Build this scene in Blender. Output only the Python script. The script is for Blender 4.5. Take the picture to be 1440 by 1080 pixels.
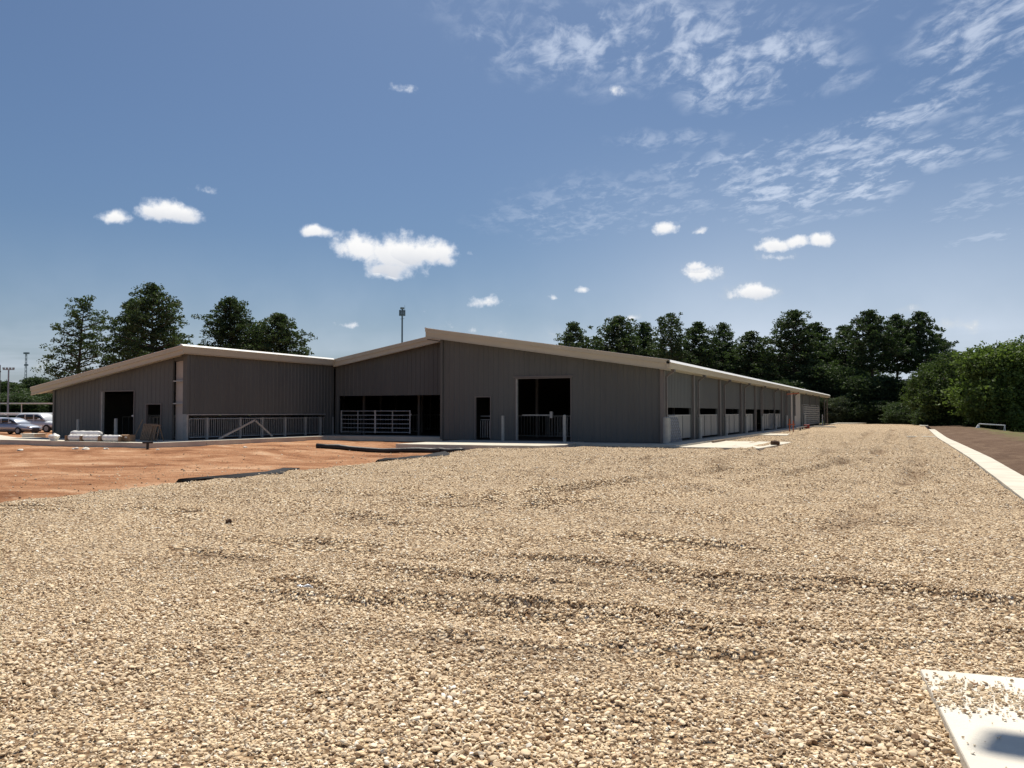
import bpy, math, random
import numpy as np
from mathutils import Vector, Matrix, Euler
for o in list(bpy.data.objects): bpy.data.objects.remove(o)
C = bpy.context.scene.collection
SC = bpy.context.scene
R = math.radians
random.seed(7)

# ------------------------------------------------------------------ camera, sky, sun, exposure
cd = bpy.data.cameras.new('camera'); cam = bpy.data.objects.new('camera', cd); C.objects.link(cam)
cam.location = (0, 0, 1.5)
cam.rotation_euler = (R(90+1.97), 0, R(25.67))
cd.sensor_fit = 'HORIZONTAL'; cd.sensor_width = 36; cd.lens = 36*1165/1440
cd.clip_end = 3000; cd.clip_start = .05
SC.camera = cam
SC.render.resolution_x = 1024; SC.render.resolution_y = 768
SC.view_settings.view_transform = 'Standard'; SC.view_settings.look = 'None'
SC.view_settings.exposure = 0.40; SC.view_settings.gamma = 1

SUN = Vector((-.16, .50, 1)).normalized()
sun_el = math.asin(SUN.z); sun_az = math.atan2(SUN.x, SUN.y)      # azimuth from +Y towards +X
sl = bpy.data.lights.new('sun', 'SUN'); sl.energy = 4.6; sl.angle = R(.53); sl.color = (1, .925, .81)
so = bpy.data.objects.new('sun', sl); C.objects.link(so); so.location = (0, 0, 40)
so.rotation_euler = (-SUN).to_track_quat('-Z', 'Y').to_euler()

W = bpy.data.worlds.new('World'); SC.world = W; W.use_nodes = True
wt = W.node_tree; wt.nodes.clear()

class NT:
    """small expression helper for node trees"""
    def __init__(s, t): s.t = t
    def n(s, ty, **k):
        q = s.t.nodes.new(ty)
        for a, b in k.items(): setattr(q, a, b)
        return q
    def put(s, sock, v):
        if hasattr(v, 'is_output'): s.t.links.new(v, sock)
        else: sock.default_value = v
    def m(s, op, a, b=0., c=None, clamp=False):
        q = s.n('ShaderNodeMath', operation=op, use_clamp=clamp)
        s.put(q.inputs[0], a); s.put(q.inputs[1], b)
        if c is not None: s.put(q.inputs[2], c)
        return q.outputs[0]
    def v(s, op, a, b=None, scale=None):
        q = s.n('ShaderNodeVectorMath', operation=op)
        s.put(q.inputs[0], a)
        if b is not None: s.put(q.inputs[1], b)
        if scale is not None: s.put(q.inputs['Scale'], scale)
        return q.outputs['Value'] if op in ('DOT_PRODUCT', 'LENGTH') else q.outputs['Vector']
    def noise(s, vec, scale, detail=4, rough=.55, dist=0., out=0):
        q = s.n('ShaderNodeTexNoise')
        if vec is not None: s.put(q.inputs['Vector'], vec)
        q.inputs['Scale'].default_value = scale; q.inputs['Detail'].default_value = detail
        q.inputs['Roughness'].default_value = rough; q.inputs['Distortion'].default_value = dist
        return q.outputs[out]
    def ss(s, x, lo, hi, a=0., b=1.):
        q = s.n('ShaderNodeMapRange', interpolation_type='SMOOTHSTEP')
        s.put(q.inputs['Value'], x); s.put(q.inputs['From Min'], lo); s.put(q.inputs['From Max'], hi)
        s.put(q.inputs['To Min'], a); s.put(q.inputs['To Max'], b)
        return q.outputs[0]
    def mix(s, f, a, b, mode='MIX'):
        q = s.n('ShaderNodeMix', data_type='RGBA', blend_type=mode)
        s.put(q.inputs[0], f); s.put(q.inputs[6], a); s.put(q.inputs[7], b)
        return q.outputs[2]
    def ramp(s, f, stops):
        q = s.n('ShaderNodeValToRGB'); s.put(q.inputs[0], f)
        e = q.color_ramp.elements
        while len(e) < len(stops): e.new(.5)
        for i, (p, c) in enumerate(stops): e[i].position = p; e[i].color = (*c, 1)
        return q.outputs[0]

w = NT(wt)
sky = w.n('ShaderNodeTexSky', sky_type='NISHITA')
sky.sun_disc = False; sky.sun_elevation = sun_el; sky.sun_rotation = sun_az
sky.altitude = 50; sky.air_density = 1.0; sky.dust_density = 1.6; sky.ozone_density = 1.6
D = w.n('ShaderNodeTexCoord').outputs['Generated']
sx = w.n('ShaderNodeSeparateXYZ'); w.put(sx.inputs[0], D)
dx, dy, dz = sx.outputs
# cumulus: soft lobes set by compass bearing and elevation (degrees), then broken up with noise
wob = w.v('SUBTRACT', w.noise(D, 26, 3, .6, out=1), (.5, .5, .5))
Dw = w.v('ADD', D, w.v('SCALE', wob, scale=.014))
fb = w.noise(D, 55, 6, .62)
CUM = [(-51.4, 12.0, 0.96, 0.47, 0.9), (-48.3, 12.6, 2.01, 0.87, 1.1), (-49.3, 12.6, 1.15, 0.61, 0.9), (-47.3, 12.3, 1.36, 0.53, 0.9), (-39.0, 12.0, 1.25, 0.51, 0.95), (-36.2, 11.0, 1.89, 1.13, 1.1), (-33.5, 10.6, 2.88, 1.71, 1.15), (-31.6, 10.8, 2.22, 1.24, 1.1), (-34.1, 9.6, 1.82, 0.86, 1.0), (-30.5, 10.4, 1.45, 0.67, 0.8), (-27.4, 7.6, 2.06, 0.63, 0.75), (-22.6, 7.8, 0.59, 0.39, 0.6), (-20.7, 8.4, 0.68, 0.39, 0.65), (-15.2, 12.3, 1.31, 0.65, 0.9), (-12.8, 12.1, 0.83, 0.42, 0.75), (-7.9, 10.9, 1.57, 0.73, 1.0), (-5.2, 11.1, 1.19, 0.72, 1.0), (-6.6, 11.0, 1.72, 0.59, 0.9), (-7.7, 10.1, 1.75, 0.37, 0.45), (-12.6, 9.3, 1.75, 0.71, 1.0), (-13.0, 9.8, 0.83, 0.56, 0.9), (-9.3, 7.9, 2.05, 0.79, 1.0), (-33.4, 21.4, 1.19, 0.52, 0.5), (0.2, 6.4, 0.79, 0.4, 0.5), (3.0, 5.3, 1.93, 0.6, 0.5), (-17.3, 6.5, 1.34, 0.43, 0.5), (-18.6, 21.3, 1.0, 0.52, 0.45), (-36.8, 5.9, 1.9, 0.43, 0.4), (-46.1, 14.2, 1.46, 0.4, 0.35), (-28.6, 10.9, 0.58, 0.29, 0.4), (-26.7, 5.5, 8.3, 1.08, 0.32), (-53.3, 2.2, 2.36, 1.31, 0.45), (-55.2, 2.6, 1.51, 1.71, 0.4), (-31.6, 6.9, 0.68, 0.39, 0.4)]   # azimuth, elevation, half width, half height, weight
den = None; under = None
for az, el, a, b, s_ in CUM:
    A, E = R(az), R(el)
    rt = (math.cos(A), -math.sin(A), 0); up = (-math.sin(A)*math.sin(E), -math.cos(A)*math.sin(E), math.cos(E))
    c0 = (math.sin(A)*math.cos(E), math.cos(A)*math.cos(E), math.sin(E))
    u = w.v('DOT_PRODUCT', Dw, tuple(x/R(a) for x in rt)); v0 = w.v('DOT_PRODUCT', Dw, tuple(x/R(b) for x in up))
    vv = w.m('MAXIMUM', v0, w.m('MULTIPLY', v0, -1.35))                # flatter base
    r2 = w.m('ADD', w.m('MULTIPLY', u, u), w.m('MULTIPLY', vv, vv))
    f = w.m('GREATER_THAN', w.v('DOT_PRODUCT', D, c0), .9)
    k = w.m('ADD', w.m('MULTIPLY', w.m('MULTIPLY', w.m('SUBTRACT', 1.25, w.m('SQRT', r2)), s_), f), w.m('MULTIPLY', w.m('SUBTRACT', f, 1.), 9.))
    den = k if den is None else w.m('MAXIMUM', den, k)
    sh = w.m('MULTIPLY', w.m('MULTIPLY', w.m('SUBTRACT', .35, v0), w.m('GREATER_THAN', k, .2)), .8 if a > 2 else .4)
    under = sh if under is None else w.m('MAXIMUM', under, sh)
cum = w.ss(w.m('ADD', den, w.m('MULTIPLY', w.m('SUBTRACT', fb, .5), 1.6)), .16, .92)
# cirrus and mackerel streaks: a plane high above, seen in perspective
inv = w.m('DIVIDE', 1., w.m('MAXIMUM', dz, .03))
px_, py_ = w.m('MULTIPLY', dx, inv), w.m('MULTIPLY', dy, inv)
def plane_vec(rot, sx_, sy_, off):
    c, s = math.cos(R(rot)), math.sin(R(rot))
    q = w.n('ShaderNodeCombineXYZ')
    w.put(q.inputs[0], w.m('MULTIPLY', w.m('ADD', w.m('MULTIPLY', px_, c), w.m('MULTIPLY', py_, s)), sx_))
    w.put(q.inputs[1], w.m('MULTIPLY', w.m('ADD', w.m('MULTIPLY', px_, -s), w.m('MULTIPLY', py_, c)), sy_))
    q.inputs[2].default_value = off
    return q.outputs[0]
CIR = [(-16.8, 24.1, 9.04, 2.05, 1.0, 0), (-11.5, 22.5, 7.13, 1.86, 1.1, -8), (-9.2, 21.8, 4.59, 1.65, 1.1, 8), (-23.7, 24.8, 4.95, 1.65, 0.6, 0), (3.9, 21.9, 3.79, 2.24, 1.0, 10), (3.4, 19.3, 3.18, 1.55, 0.7, 5), (-1.8, 17.8, 5.35, 1.16, 0.95, 12), (-3.9, 15.1, 8.9, 1.38, 1.0, 5), (-9.7, 16.5, 5.56, 1.32, 0.8, 5), (-14.9, 18.2, 3.6, 0.62, 0.5, 3), (-18.8, 14.0, 7.88, 1.85, 0.4, 4), (4.9, 16.4, 3.12, 0.99, 0.5, 8), (4.1, 12.5, 3.2, 1.03, 0.4, 3), (-6.6, 13.1, 5.02, 0.71, 0.45, 5), (4.8, 10.3, 2.14, 0.33, 0.45, 3), (-2.1, 24.3, 1.92, 0.46, 0.5, 5), (-13.8, 25.7, 2.15, 0.4, 0.5, 3), (-26.7, 26.4, 5.36, 1.21, 0.3, -5), (-3.9, 20.6, 2.0, 0.65, 0.5, 2), (-17.7, 22.0, 3.15, 1.28, 0.4, 0)]   # azimuth, elevation, half width, half height, weight, tilt
reg = None
Dw2 = w.v('ADD', D, w.v('SCALE', w.v('SUBTRACT', w.noise(D, 9, 3, .6, out=1), (.5, .5, .5)), scale=.07))
for az, el, a, b, s_, ti in CIR:
    A, E, T = R(az), R(el), R(ti)
    rt = Vector((math.cos(A), -math.sin(A), 0)); up = Vector((-math.sin(A)*math.sin(E), -math.cos(A)*math.sin(E), math.cos(E)))
    r_ = (rt*math.cos(T)+up*math.sin(T))/R(a); u_ = (up*math.cos(T)-rt*math.sin(T))/R(b)
    u = w.v('DOT_PRODUCT', Dw2, tuple(r_)); v0 = w.v('DOT_PRODUCT', Dw2, tuple(u_))
    r2 = w.m('ADD', w.m('MULTIPLY', u, u), w.m('MULTIPLY', v0, v0))
    c0 = (math.sin(A)*math.cos(E), math.cos(A)*math.cos(E), math.sin(E))
    k = w.m('MULTIPLY', w.m('MULTIPLY', w.ss(r2, .15, 1.9, 1., 0.), s_), w.m('GREATER_THAN', w.v('DOT_PRODUCT', D, c0), .8))
    reg = k if reg is None else w.m('MAXIMUM', reg, k)
n1 = w.noise(plane_vec(18, 6.5, 4.2, 3.), 1.0, 6, .62, .6)
n2 = w.noise(plane_vec(30, 17., 8., 9.), 1.0, 5, .6, .5)
nn = w.m('ADD', w.m('MULTIPLY', n1, .55), w.m('MULTIPLY', n2, .45))
cir = w.m('MULTIPLY', w.ss(nn, .44, .64), reg)
cir = w.m('MULTIPLY', cir, .56, clamp=True)
hazy = w.m('MULTIPLY', w.ss(dz, .0, .22, 1., 0.), w.ss(w.noise(D, 7., 4), .3, .7, .35, .8))
veil = w.m('MULTIPLY', w.ss(dz, .06, .36, 1., 0.), w.ss(dx, -.50, -.15))       # thin bright veil low in the north east
low = w.m('MULTIPLY', w.ss(dz, .03, .12, 1., 0.), w.ss(w.noise(plane_vec(0, .10, .16, 5.), 1., 5, .6), .42, .62))
base_ = w.m('ADD', w.m('MULTIPLY', hazy, .52), w.m('ADD', w.m('MULTIPLY', veil, .36), w.m('MULTIPLY', low, .22)))
tot = w.m('MAXIMUM', w.m('MAXIMUM', cum, w.m('ADD', cir, w.m('MULTIPLY', base_, .8))), base_, clamp=True)
tot = w.m('MULTIPLY', tot, w.ss(dz, -.01, .02))
ccol = w.mix(w.m('MULTIPLY', under, cum, clamp=True), (1.0, 1.0, 1.0, 1), (.62, .66, .74, 1))
ccol = w.mix(w.m('MULTIPLY', w.m('SUBTRACT', 1., cum, clamp=True), .8), ccol, (.72, .82, 1., 1))
b1 = w.n('ShaderNodeBackground'); b2 = w.n('ShaderNodeBackground')
skyc = w.mix(1., sky.outputs[0], (.60, .745, .90, 1), 'MULTIPLY')
w.put(b1.inputs[0], skyc); b1.inputs[1].default_value = .06
w.put(b2.inputs[0], ccol); b2.inputs[1].default_value = .74
ms = w.n('ShaderNodeMixShader'); w.put(ms.inputs[0], tot)
wt.links.new(b1.outputs[0], ms.inputs[1]); wt.links.new(b2.outputs[0], ms.inputs[2])
wo = w.n('ShaderNodeOutputWorld'); wt.links.new(ms.outputs[0], wo.inputs[0])

# ------------------------------------------------------------------ materials
def new_mat(name):
    m = bpy.data.materials.new(name); m.use_nodes = True
    t = NT(m.node_tree); b = m.node_tree.nodes['Principled BSDF']
    return m, t, b
def mat(name, col, rough=.6, metal=0., var=.0, vscale=2., col2=None, bump=0., bscale=20., stretch=(1, 1, 1), spec=None):
    m, t, b = new_mat(name)
    b.inputs['Roughness'].default_value = rough; b.inputs['Metallic'].default_value = metal
    if spec is not None: b.inputs['Specular IOR Level'].default_value = spec
    co = t.n('ShaderNodeTexCoord').outputs['Object']
    mp = t.n('ShaderNodeMapping'); t.put(mp.inputs[0], co); mp.inputs['Scale'].default_value = stretch
    co = mp.outputs[0]
    if var > 0 or col2:
        f = t.ss(t.noise(co, vscale, 6, .65), .3, .7)
        c2 = col2 if col2 else tuple(c*(1-var) for c in col)
        t.put(b.inputs['Base Color'], t.mix(f, (*c2, 1), (*col, 1)))
    else: b.inputs['Base Color'].default_value = (*col, 1)
    if bump:
        q = t.n('ShaderNodeBump'); q.inputs['Strength'].default_value = bump; q.inputs['Distance'].default_value = .02
        t.put(q.inputs['Height'], t.noise(co, bscale, 5, .6)); t.put(b.inputs['Normal'], q.outputs[0])
    return m
M = {}
M['siding'] = mat('charcoal metal siding', (.112, .120, .117), .55, 0, .16, .5, stretch=(1, 1, .15), spec=.25)
M['shade_lining'] = mat('near-black shade lining', (.045, .043, .04), .9)  # interior shade put into the colour: near black
M['trim'] = mat('stone coloured trim', (.50, .465, .355), .5, 0, .07, 1.)
M['cap'] = mat('pale roof cap', (.80, .79, .75), .4, 0, .06, 1.)
M['roof'] = mat('light metal roof', (.6, .58, .53), .4, 0, .1, .4)
M['galv'] = mat('galvanised steel', (.42, .44, .44), .5, .35, .3, 6.)
M['panel'] = mat('grey pen panel', (.25, .26, .25), .55, .15, .22, 1.2, stretch=(1, 1, .3))
M['post'] = mat('grey painted bollard', (.36, .37, .35), .6, 0, .2, 5.)
M['darkpost'] = mat('dark steel column', (.15, .14, .135), .55)
M['conc'] = mat('new concrete', (.62, .575, .475), .85, 0, .22, .9, bump=.25, bscale=60)
M['conc_worn'] = mat('pale concrete with dust', (.70, .66, .57), .85, 0, .13, 2., bump=.3, bscale=70)
M['floor'] = mat('shade-darkened barn floor', (.13, .11, .09), .95, 0, .3, .6)  # floor colour lowered so the barn inside stays dark
M['black'] = mat('black plastic', (.018, .017, .018), .55, 0, .3, 4, bump=.6, bscale=9)
M['fabric'] = mat('dark grey geotextile', (.012, .013, .016), .95, 0, .3, 6, bump=.7, bscale=12)
M['white'] = mat('white plastic wrap', (.80, .79, .76), .35, 0, .08, 7., bump=.5, bscale=14)
M['card'] = mat('brown cardboard', (.30, .19, .11), .85, 0, .3, 8.)
M['wood'] = mat('weathered wood', (.28, .20, .13), .85, 0, .4, 5., stretch=(1, 6, 6))
M['liner'] = mat('light wall liner', (.47, .45, .41), .6, 0, .1, 1.5)
M['orange'] = mat('orange paint', (.45, .11, .04), .5)
M['red'] = mat('red paint', (.35, .035, .02), .5)
M['silver'] = mat('silver car paint', (.42, .46, .53), .28, .45, .05, 1.)
M['whitepaint'] = mat('white car paint', (.62, .65, .68), .3, .1)
M['glass'] = mat('dark car glass', (.015, .018, .022), .08)
M['tyre'] = mat('black rubber', (.02, .02, .02), .8)
M['lamp'] = mat('headlight lens', (.75, .77, .8), .15)
M['whitemetal'] = mat('white painted metal', (.80, .81, .82), .4)
M['green'] = mat('green plastic', (.02, .17, .08), .5, 0, .3, 3.)
M['polewood'] = mat('dark utility pole', (.07, .08, .07), .85)
M['tower'] = mat('grey tower steel', (.24, .27, .31), .6, .2)
M['bark'] = mat('pine bark', (.085, .065, .05), .9, 0, .4, 4., bump=.6, bscale=8)
M['bottle'] = mat('clear bottle plastic', (.55, .58, .62), .12, 0, .3, 20.)
M['clod'] = mat('dark clay clod', (.10, .055, .03), .95, 0, .4, 12., bump=.8, bscale=25)
M['limestone'] = mat('pale loose stone', (.66, .62, .54), .85, 0, .15, 12.)
M['mesh'] = None

def leaf_mat(name, dark, light, trans=.25):
    m, t, b = new_mat(name)
    co = t.n('ShaderNodeTexCoord').outputs['Object']
    gi = t.n('ShaderNodeNewGeometry').outputs['Random Per Island']
    oi = t.n('ShaderNodeObjectInfo').outputs['Random']
    f = t.m('ADD', t.m('MULTIPLY', t.ss(t.noise(co, .7, 4, .6), .3, .7), .6), t.m('MULTIPLY', gi, .4))
    f = t.m('ADD', f, t.m('MULTIPLY', t.m('SUBTRACT', oi, .5), .35), clamp=True)
    c = t.mix(f, (*dark, 1), (*light, 1))
    t.put(b.inputs['Base Color'], c); b.inputs['Roughness'].default_value = .55
    b.inputs['Specular IOR Level'].default_value = .08
    tr = t.n('ShaderNodeBsdfTranslucent'); t.put(tr.inputs[0], t.mix(1., c, (1.1, 1.25, .6, 1), 'MULTIPLY'))
    mx = t.n('ShaderNodeMixShader'); mx.inputs[0].default_value = trans
    m.node_tree.links.new(b.outputs[0], mx.inputs[1]); m.node_tree.links.new(tr.outputs[0], mx.inputs[2])
    m.node_tree.links.new(mx.outputs[0], m.node_tree.nodes['Material Output'].inputs[0])
    return m
M['needles'] = leaf_mat('pine needles', (.036, .058, .030), (.090, .130, .060), .25)
M['needles_dark'] = leaf_mat('dark foliage', (.028, .046, .024), (.082, .118, .056), .28)
M['leaf_bright'] = leaf_mat('bright broadleaf foliage', (.062, .098, .030), (.140, .190, .066), .34)
M['leaf_mid'] = leaf_mat('mid green broadleaf foliage', (.042, .066, .026), (.095, .132, .050), .28)
M['leaf_grey'] = leaf_mat('dusty grey green foliage', (.045, .060, .038), (.10, .125, .08), .2)

# ------------------------------------------------------------------ mesh helpers
class MB:
    def __init__(s): s.v = []; s.f = []
    def add(s, vs, fs):
        o = len(s.v); s.v += [tuple(p) for p in vs]; s.f += [tuple(i+o for i in f) for f in fs]
        return s
    def box(s, x0, x1, y0, y1, z0, z1):
        return s.hexa([(x0, y0, z0), (x1, y0, z0), (x1, y1, z0), (x0, y1, z0), (x0, y0, z1), (x1, y0, z1), (x1, y1, z1), (x0, y1, z1)])
    def hexa(s, p):
        return s.add(p, [(0, 3, 2, 1), (4, 5, 6, 7), (0, 1, 5, 4), (1, 2, 6, 5), (2, 3, 7, 6), (3, 0, 4, 7)])
    def beam(s, a, b, w_, h_, up=(0, 0, 1)):
        a, b = Vector(a), Vector(b); d = (b-a).normalized(); u = Vector(up)
        if abs(d.dot(u)) > .95: u = Vector((0, 1, 0))
        r = d.cross(u).normalized(); u = r.cross(d)
        r *= w_/2; u *= h_/2
        return s.hexa([a-r-u, a+r-u, b+r-u, b-r-u, a-r+u, a+r+u, b+r+u, b-r+u])
    def tube(s, pts, rad, n=8, cap=True):
        pts = [Vector(p) for p in pts]
        rad = rad if hasattr(rad, '__len__') else [rad]*len(pts)
        vs = []; fs = []
        for i, p in enumerate(pts):
            d = (pts[min(i+1, len(pts)-1)]-pts[max(i-1, 0)]).normalized()
            u = Vector((0, 0, 1)) if abs(d.z) < .9 else Vector((0, 1, 0))
            r = d.cross(u).normalized(); u = r.cross(d)
            for k in range(n):
                a = 2*math.pi*k/n; vs.append(p+(r*math.cos(a)+u*math.sin(a))*rad[i])
        for i in range(len(pts)-1):
            for k in range(n): fs.append((i*n+k, i*n+(k+1) % n, (i+1)*n+(k+1) % n, (i+1)*n+k))
        if cap: fs += [tuple(range(n))[::-1], tuple((len(pts)-1)*n+k for k in range(n))]
        return s.add(vs, fs)
    def build(s, name, m, parent=None, smooth=False, bevel=0):
        me = bpy.data.meshes.new(name); me.from_pydata(s.v, [], s.f); me.update()
        if smooth: me.polygons.foreach_set('use_smooth', [True]*len(me.polygons))
        o = bpy.data.objects.new(name, me); C.objects.link(o)
        o.data.materials.append(M[m] if isinstance(m, str) else m)
        if parent: o.parent = parent
        if bevel:
            b = o.modifiers.new('bevel', 'BEVEL'); b.width = bevel; b.segments = 2
        return o
def tag(o, label=None, cat=None, group=None, kind=None):
    for k, v_ in (('label', label), ('category', cat), ('group', group), ('kind', kind)):
        if v_: o[k] = v_
    return o
def thing(name, label, cat, loc=(0, 0, 0), rz=0, group=None):
    o = bpy.data.objects.new(name, None); C.objects.link(o); o.location = loc; o.rotation_euler = (0, 0, rz)
    o.empty_display_size = .2
    return tag(o, label, cat, group)
def dup(root, loc, rz=0, label=None, scale=None, group=None):
    r = root.copy(); C.objects.link(r); r.location = loc; r.rotation_euler = (0, 0, rz)
    if label: r['label'] = label
    if group: r['group'] = group
    if scale is not None: r.scale = scale
    for ch in [o for o in ALL_CH(root)]:
        c = ch.copy(); C.objects.link(c); c.parent = r
        for g_ in ALL_CH(ch):
            d = g_.copy(); C.objects.link(d); d.parent = c
    return r
def ALL_CH(o): return [x for x in bpy.data.objects if x.parent == o]

def np_mesh(name, V, F, m, smooth=True, parent=None):
    me = bpy.data.meshes.new(name)
    V = np.asarray(V, np.float32); F = np.asarray(F, np.int32)
    me.vertices.add(len(V)); me.vertices.foreach_set('co', V.ravel())
    k = F.shape[1]
    me.loops.add(F.size); me.loops.foreach_set('vertex_index', F.ravel())
    me.polygons.add(len(F)); me.polygons.foreach_set('loop_start', np.arange(len(F), dtype=np.int32)*k)
    me.polygons.foreach_set('loop_total', np.full(len(F), k, np.int32))
    if smooth: me.polygons.foreach_set('use_smooth', np.ones(len(F), bool))
    me.update(calc_edges=True); me.validate()
    o = bpy.data.objects.new(name, me); C.objects.link(o)
    if m is not None: o.data.materials.append(M[m] if isinstance(m, str) else m)
    if parent: o.parent = parent
    return o

# ------------------------------------------------------------------ terrain heights
RS = np.random.RandomState(3)
PERM = RS.rand(256, 256).astype(np.float32)
def vnoise(x, y):
    xi = np.floor(x).astype(int); yi = np.floor(y).astype(int); fx = x-xi; fy = y-yi
    fx = fx*fx*(3-2*fx); fy = fy*fy*(3-2*fy)
    a = PERM[xi % 256, yi % 256]; b = PERM[(xi+1) % 256, yi % 256]; c = PERM[xi % 256, (yi+1) % 256]; d = PERM[(xi+1) % 256, (yi+1) % 256]
    return (a*(1-fx)+b*fx)*(1-fy)+(c*(1-fx)+d*fx)*fy-.5
def fbm(x, y, o=4):
    s = 0; a = 1.
    for i in range(o): s = s+a*vnoise(x*2**i+17*i, y*2**i+5*i); a *= .5
    return s
def sst(x, a, b):
    t_ = np.clip((x-a)/(b-a), 0, 1); return t_*t_*(3-2*t_)
RUTS = [  # wheel ruts across the gravel: points, depth, width
 ([(-9.6, 11.4), (-8.35, 10.98), (-7.09, 10.17), (-6.12, 10.22), (-5.08, 10.41), (-3.81, 10.3), (-2.4, 10.2), (-1.0, 10.1), (.3, 9.9)], .055, .17),
 ([(-8.6, 8.7), (-6.78, 8.34), (-6.03, 8.4), (-4.84, 8.41), (-3.23, 8.35), (-1.76, 8.19), (-.44, 8.29), (.9, 8.0)], .06, .16),
 ([(-5.4, 6.2), (-4.42, 6.15), (-3.92, 6.24), (-3.15, 6.23), (-2.48, 6.42), (-1.16, 6.46), (.2, 6.9), (1.3, 7.2)], .058, .14),
 ([(-7.5, 12.2), (-6.2, 12.9), (-5.03, 14.73), (-3.68, 19.02), (-2.54, 24.57), (-1.28, 33.34), (-1.0, 50), (-1.5, 90)], .085, .24),
 ([(-10.5, 12.), (-8.2, 13.), (-6.9, 15.), (-5.6, 19.5), (-4.5, 24.57), (-3.2, 33.34), (-2.8, 50), (-3.2, 90)], .07, .24),
 ([(-14.5, 9.0), (-13.39, 9.21), (-12.05, 9.86), (-10.6, 10.)], .045, .18),
 ([(-4., 5.0), (-3.05, 5.17), (-2.27, 5.16), (-1.71, 5.61), (-.9, 5.8)], .025, .10),
 ([(-9.5, 14.8), (-6.42, 15.5), (-5.4, 21.2), (-5.9, 32.3), (-6.2, 60)], .065, .28),
 ([(-1.2, 11), (-.6, 16), (.1, 24), (.4, 36), (.1, 60), (-.4, 90)], .055, .26),
 ([(-12, 20), (-9.5, 24.5), (-7.6, 32), (-7.2, 45), (-7.0, 80)], .05, .26),
 ([(-14, 13.2), (-10, 13.9), (-6.5, 13.4), (-3, 13.2), (0, 13.4)], .028, .2),
 ([(-8, 7.3), (-6, 7.1), (-3.6, 7.4), (-1.6, 7.3), (0, 7.5)], .018, .12)]
def ruts(x, y):
    z = np.zeros_like(x); dirt = np.zeros_like(x)
    wob = .22*fbm(x*.9, y*.9, 3)
    for pts, dep, wd in RUTS:
        best = np.full_like(x, 1e9); tt = np.zeros_like(x)
        for (ax, ay), (bx, by) in zip(pts[:-1], pts[1:]):
            ex, ey = bx-ax, by-ay; L = ex*ex+ey*ey
            t_ = np.clip(((x-ax)*ex+(y+wob-ay)*ey)/L, 0, 1)
            d = np.hypot(x-ax-t_*ex, y+wob-ay-t_*ey)
            best = np.minimum(best, d)
        brk = np.clip(.62+1.5*fbm(x*.55+dep*900, y*.55, 3), 0, 1.25)
        z += brk*dep*(-np.exp(-(best/wd)**2)+.75*np.exp(-((best-wd*1.7)/(wd*.75))**2))
        dirt = np.maximum(dirt, brk*np.exp(-(best/(wd*1.0))**2))
    return z, dirt
def gravel_z(x, y):
    r, _ = ruts(x, y)
    z = -.145+.030*fbm(x*.35, y*.6, 3)+.022*fbm(x*1.6+3, y*2.4, 3)+.012*fbm(x*6, y*6, 2)+r*1.9+.05*fbm(x*.8+40, y*1.5, 3)*np.clip(1.2-np.hypot(x, y)/60, 0, 1)
    near = np.hypot(x+14.6, y-35.)
    z = z+.04*np.exp(-(near/4)**2)
    return z
LEFT = [(-40, -15.4), (9, -15.4), (12, -15.6), (13.7, -16.1), (16, -15.6), (18.6, -16.2), (22, -16.15), (27, -16.6), (30, -17.5), (33.3, -18.2), (34.2, -15.5), (36, -14.), (140, -14.)]
def left_edge(y):
    ys, xs = zip(*LEFT); return np.interp(y, ys, xs)+.25*fbm(y*1.1, y*0+3., 3)
def ground_z(x, y):   # clay, a step below the gravel and nearly flush with the left apron
    z = -.40+.05*fbm(x*.2, y*.2, 3)+.05*fbm(x*.7, y*1.2, 4)
    z = z+.04+.22*sst(y, 21, 28)*sst(x, -52, -46)*sst(-x, 21.5, 25)*(1-.5*sst(-x, 22, 30)*0)
    east = sst(x, 5.0, 13.0); z = z*(1-east)+(-2.0)*east
    north = sst(y, 128, 142); z = z*(1-north)+np.minimum(z, -1.5)*north
    z = np.where((x > -14.8) & (x < 3.0) & (y < 128) & (y > -25), np.minimum(z, -.5), z)
    return z

# ------------------------------------------------------------------ ground sheets
def axis(brk):
    out = []
    for (a, b, st) in brk: out += list(np.arange(a, b, st))
    return np.array(out+[brk[-1][1]])
def grid(name, xs, ys, zf, m):
    X, Y = np.meshgrid(xs, ys); Z = zf(X, Y)
    V = np.stack([X, Y, Z], -1).reshape(-1, 3); nx, ny = len(xs), len(ys)
    i = np.arange(nx-1)[None, :]+nx*np.arange(ny-1)[:, None]
    F = np.stack([i, i+1, i+1+nx, i+nx], -1).reshape(-1, 4)
    return np_mesh(name, V, F, m)
# ground: orange clay around the building, grass further out
m, t, b = new_mat('orange clay and far grass'); M['ground'] = m
co = t.n('ShaderNodeNewGeometry').outputs['Position']
s3 = t.n('ShaderNodeSeparateXYZ'); t.put(s3.inputs[0], co); gx, gy, gz = s3.outputs
mp = t.n('ShaderNodeMapping'); t.put(mp.inputs[0], co); mp.inputs['Scale'].default_value = (.55, 1., 1); mp.inputs['Rotation'].default_value = (0, 0, R(-24))
cA = t.ramp(t.noise(mp.outputs[0], .55, 8, .68, .5), [(.36, (.20, .088, .043)), (.46, (.32, .155, .078)), (.56, (.43, .235, .130)), (.66, (.56, .37, .235))])
cA = t.mix(t.ss(t.noise(mp.outputs[0], 2.6, 5, .7), .56, .72, 0., .5), cA, (.17, .075, .035, 1))
cA = t.mix(t.ss(t.noise(mp.outputs[0], .9, 6, .7, 1.), .60, .70, 0., .55), cA, (.58, .41, .27, 1))
cG = t.ramp(t.noise(co, .8, 6, .7), [(.3, (.035, .055, .018)), (.6, (.07, .10, .03)), (.8, (.13, .13, .06))])
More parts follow.
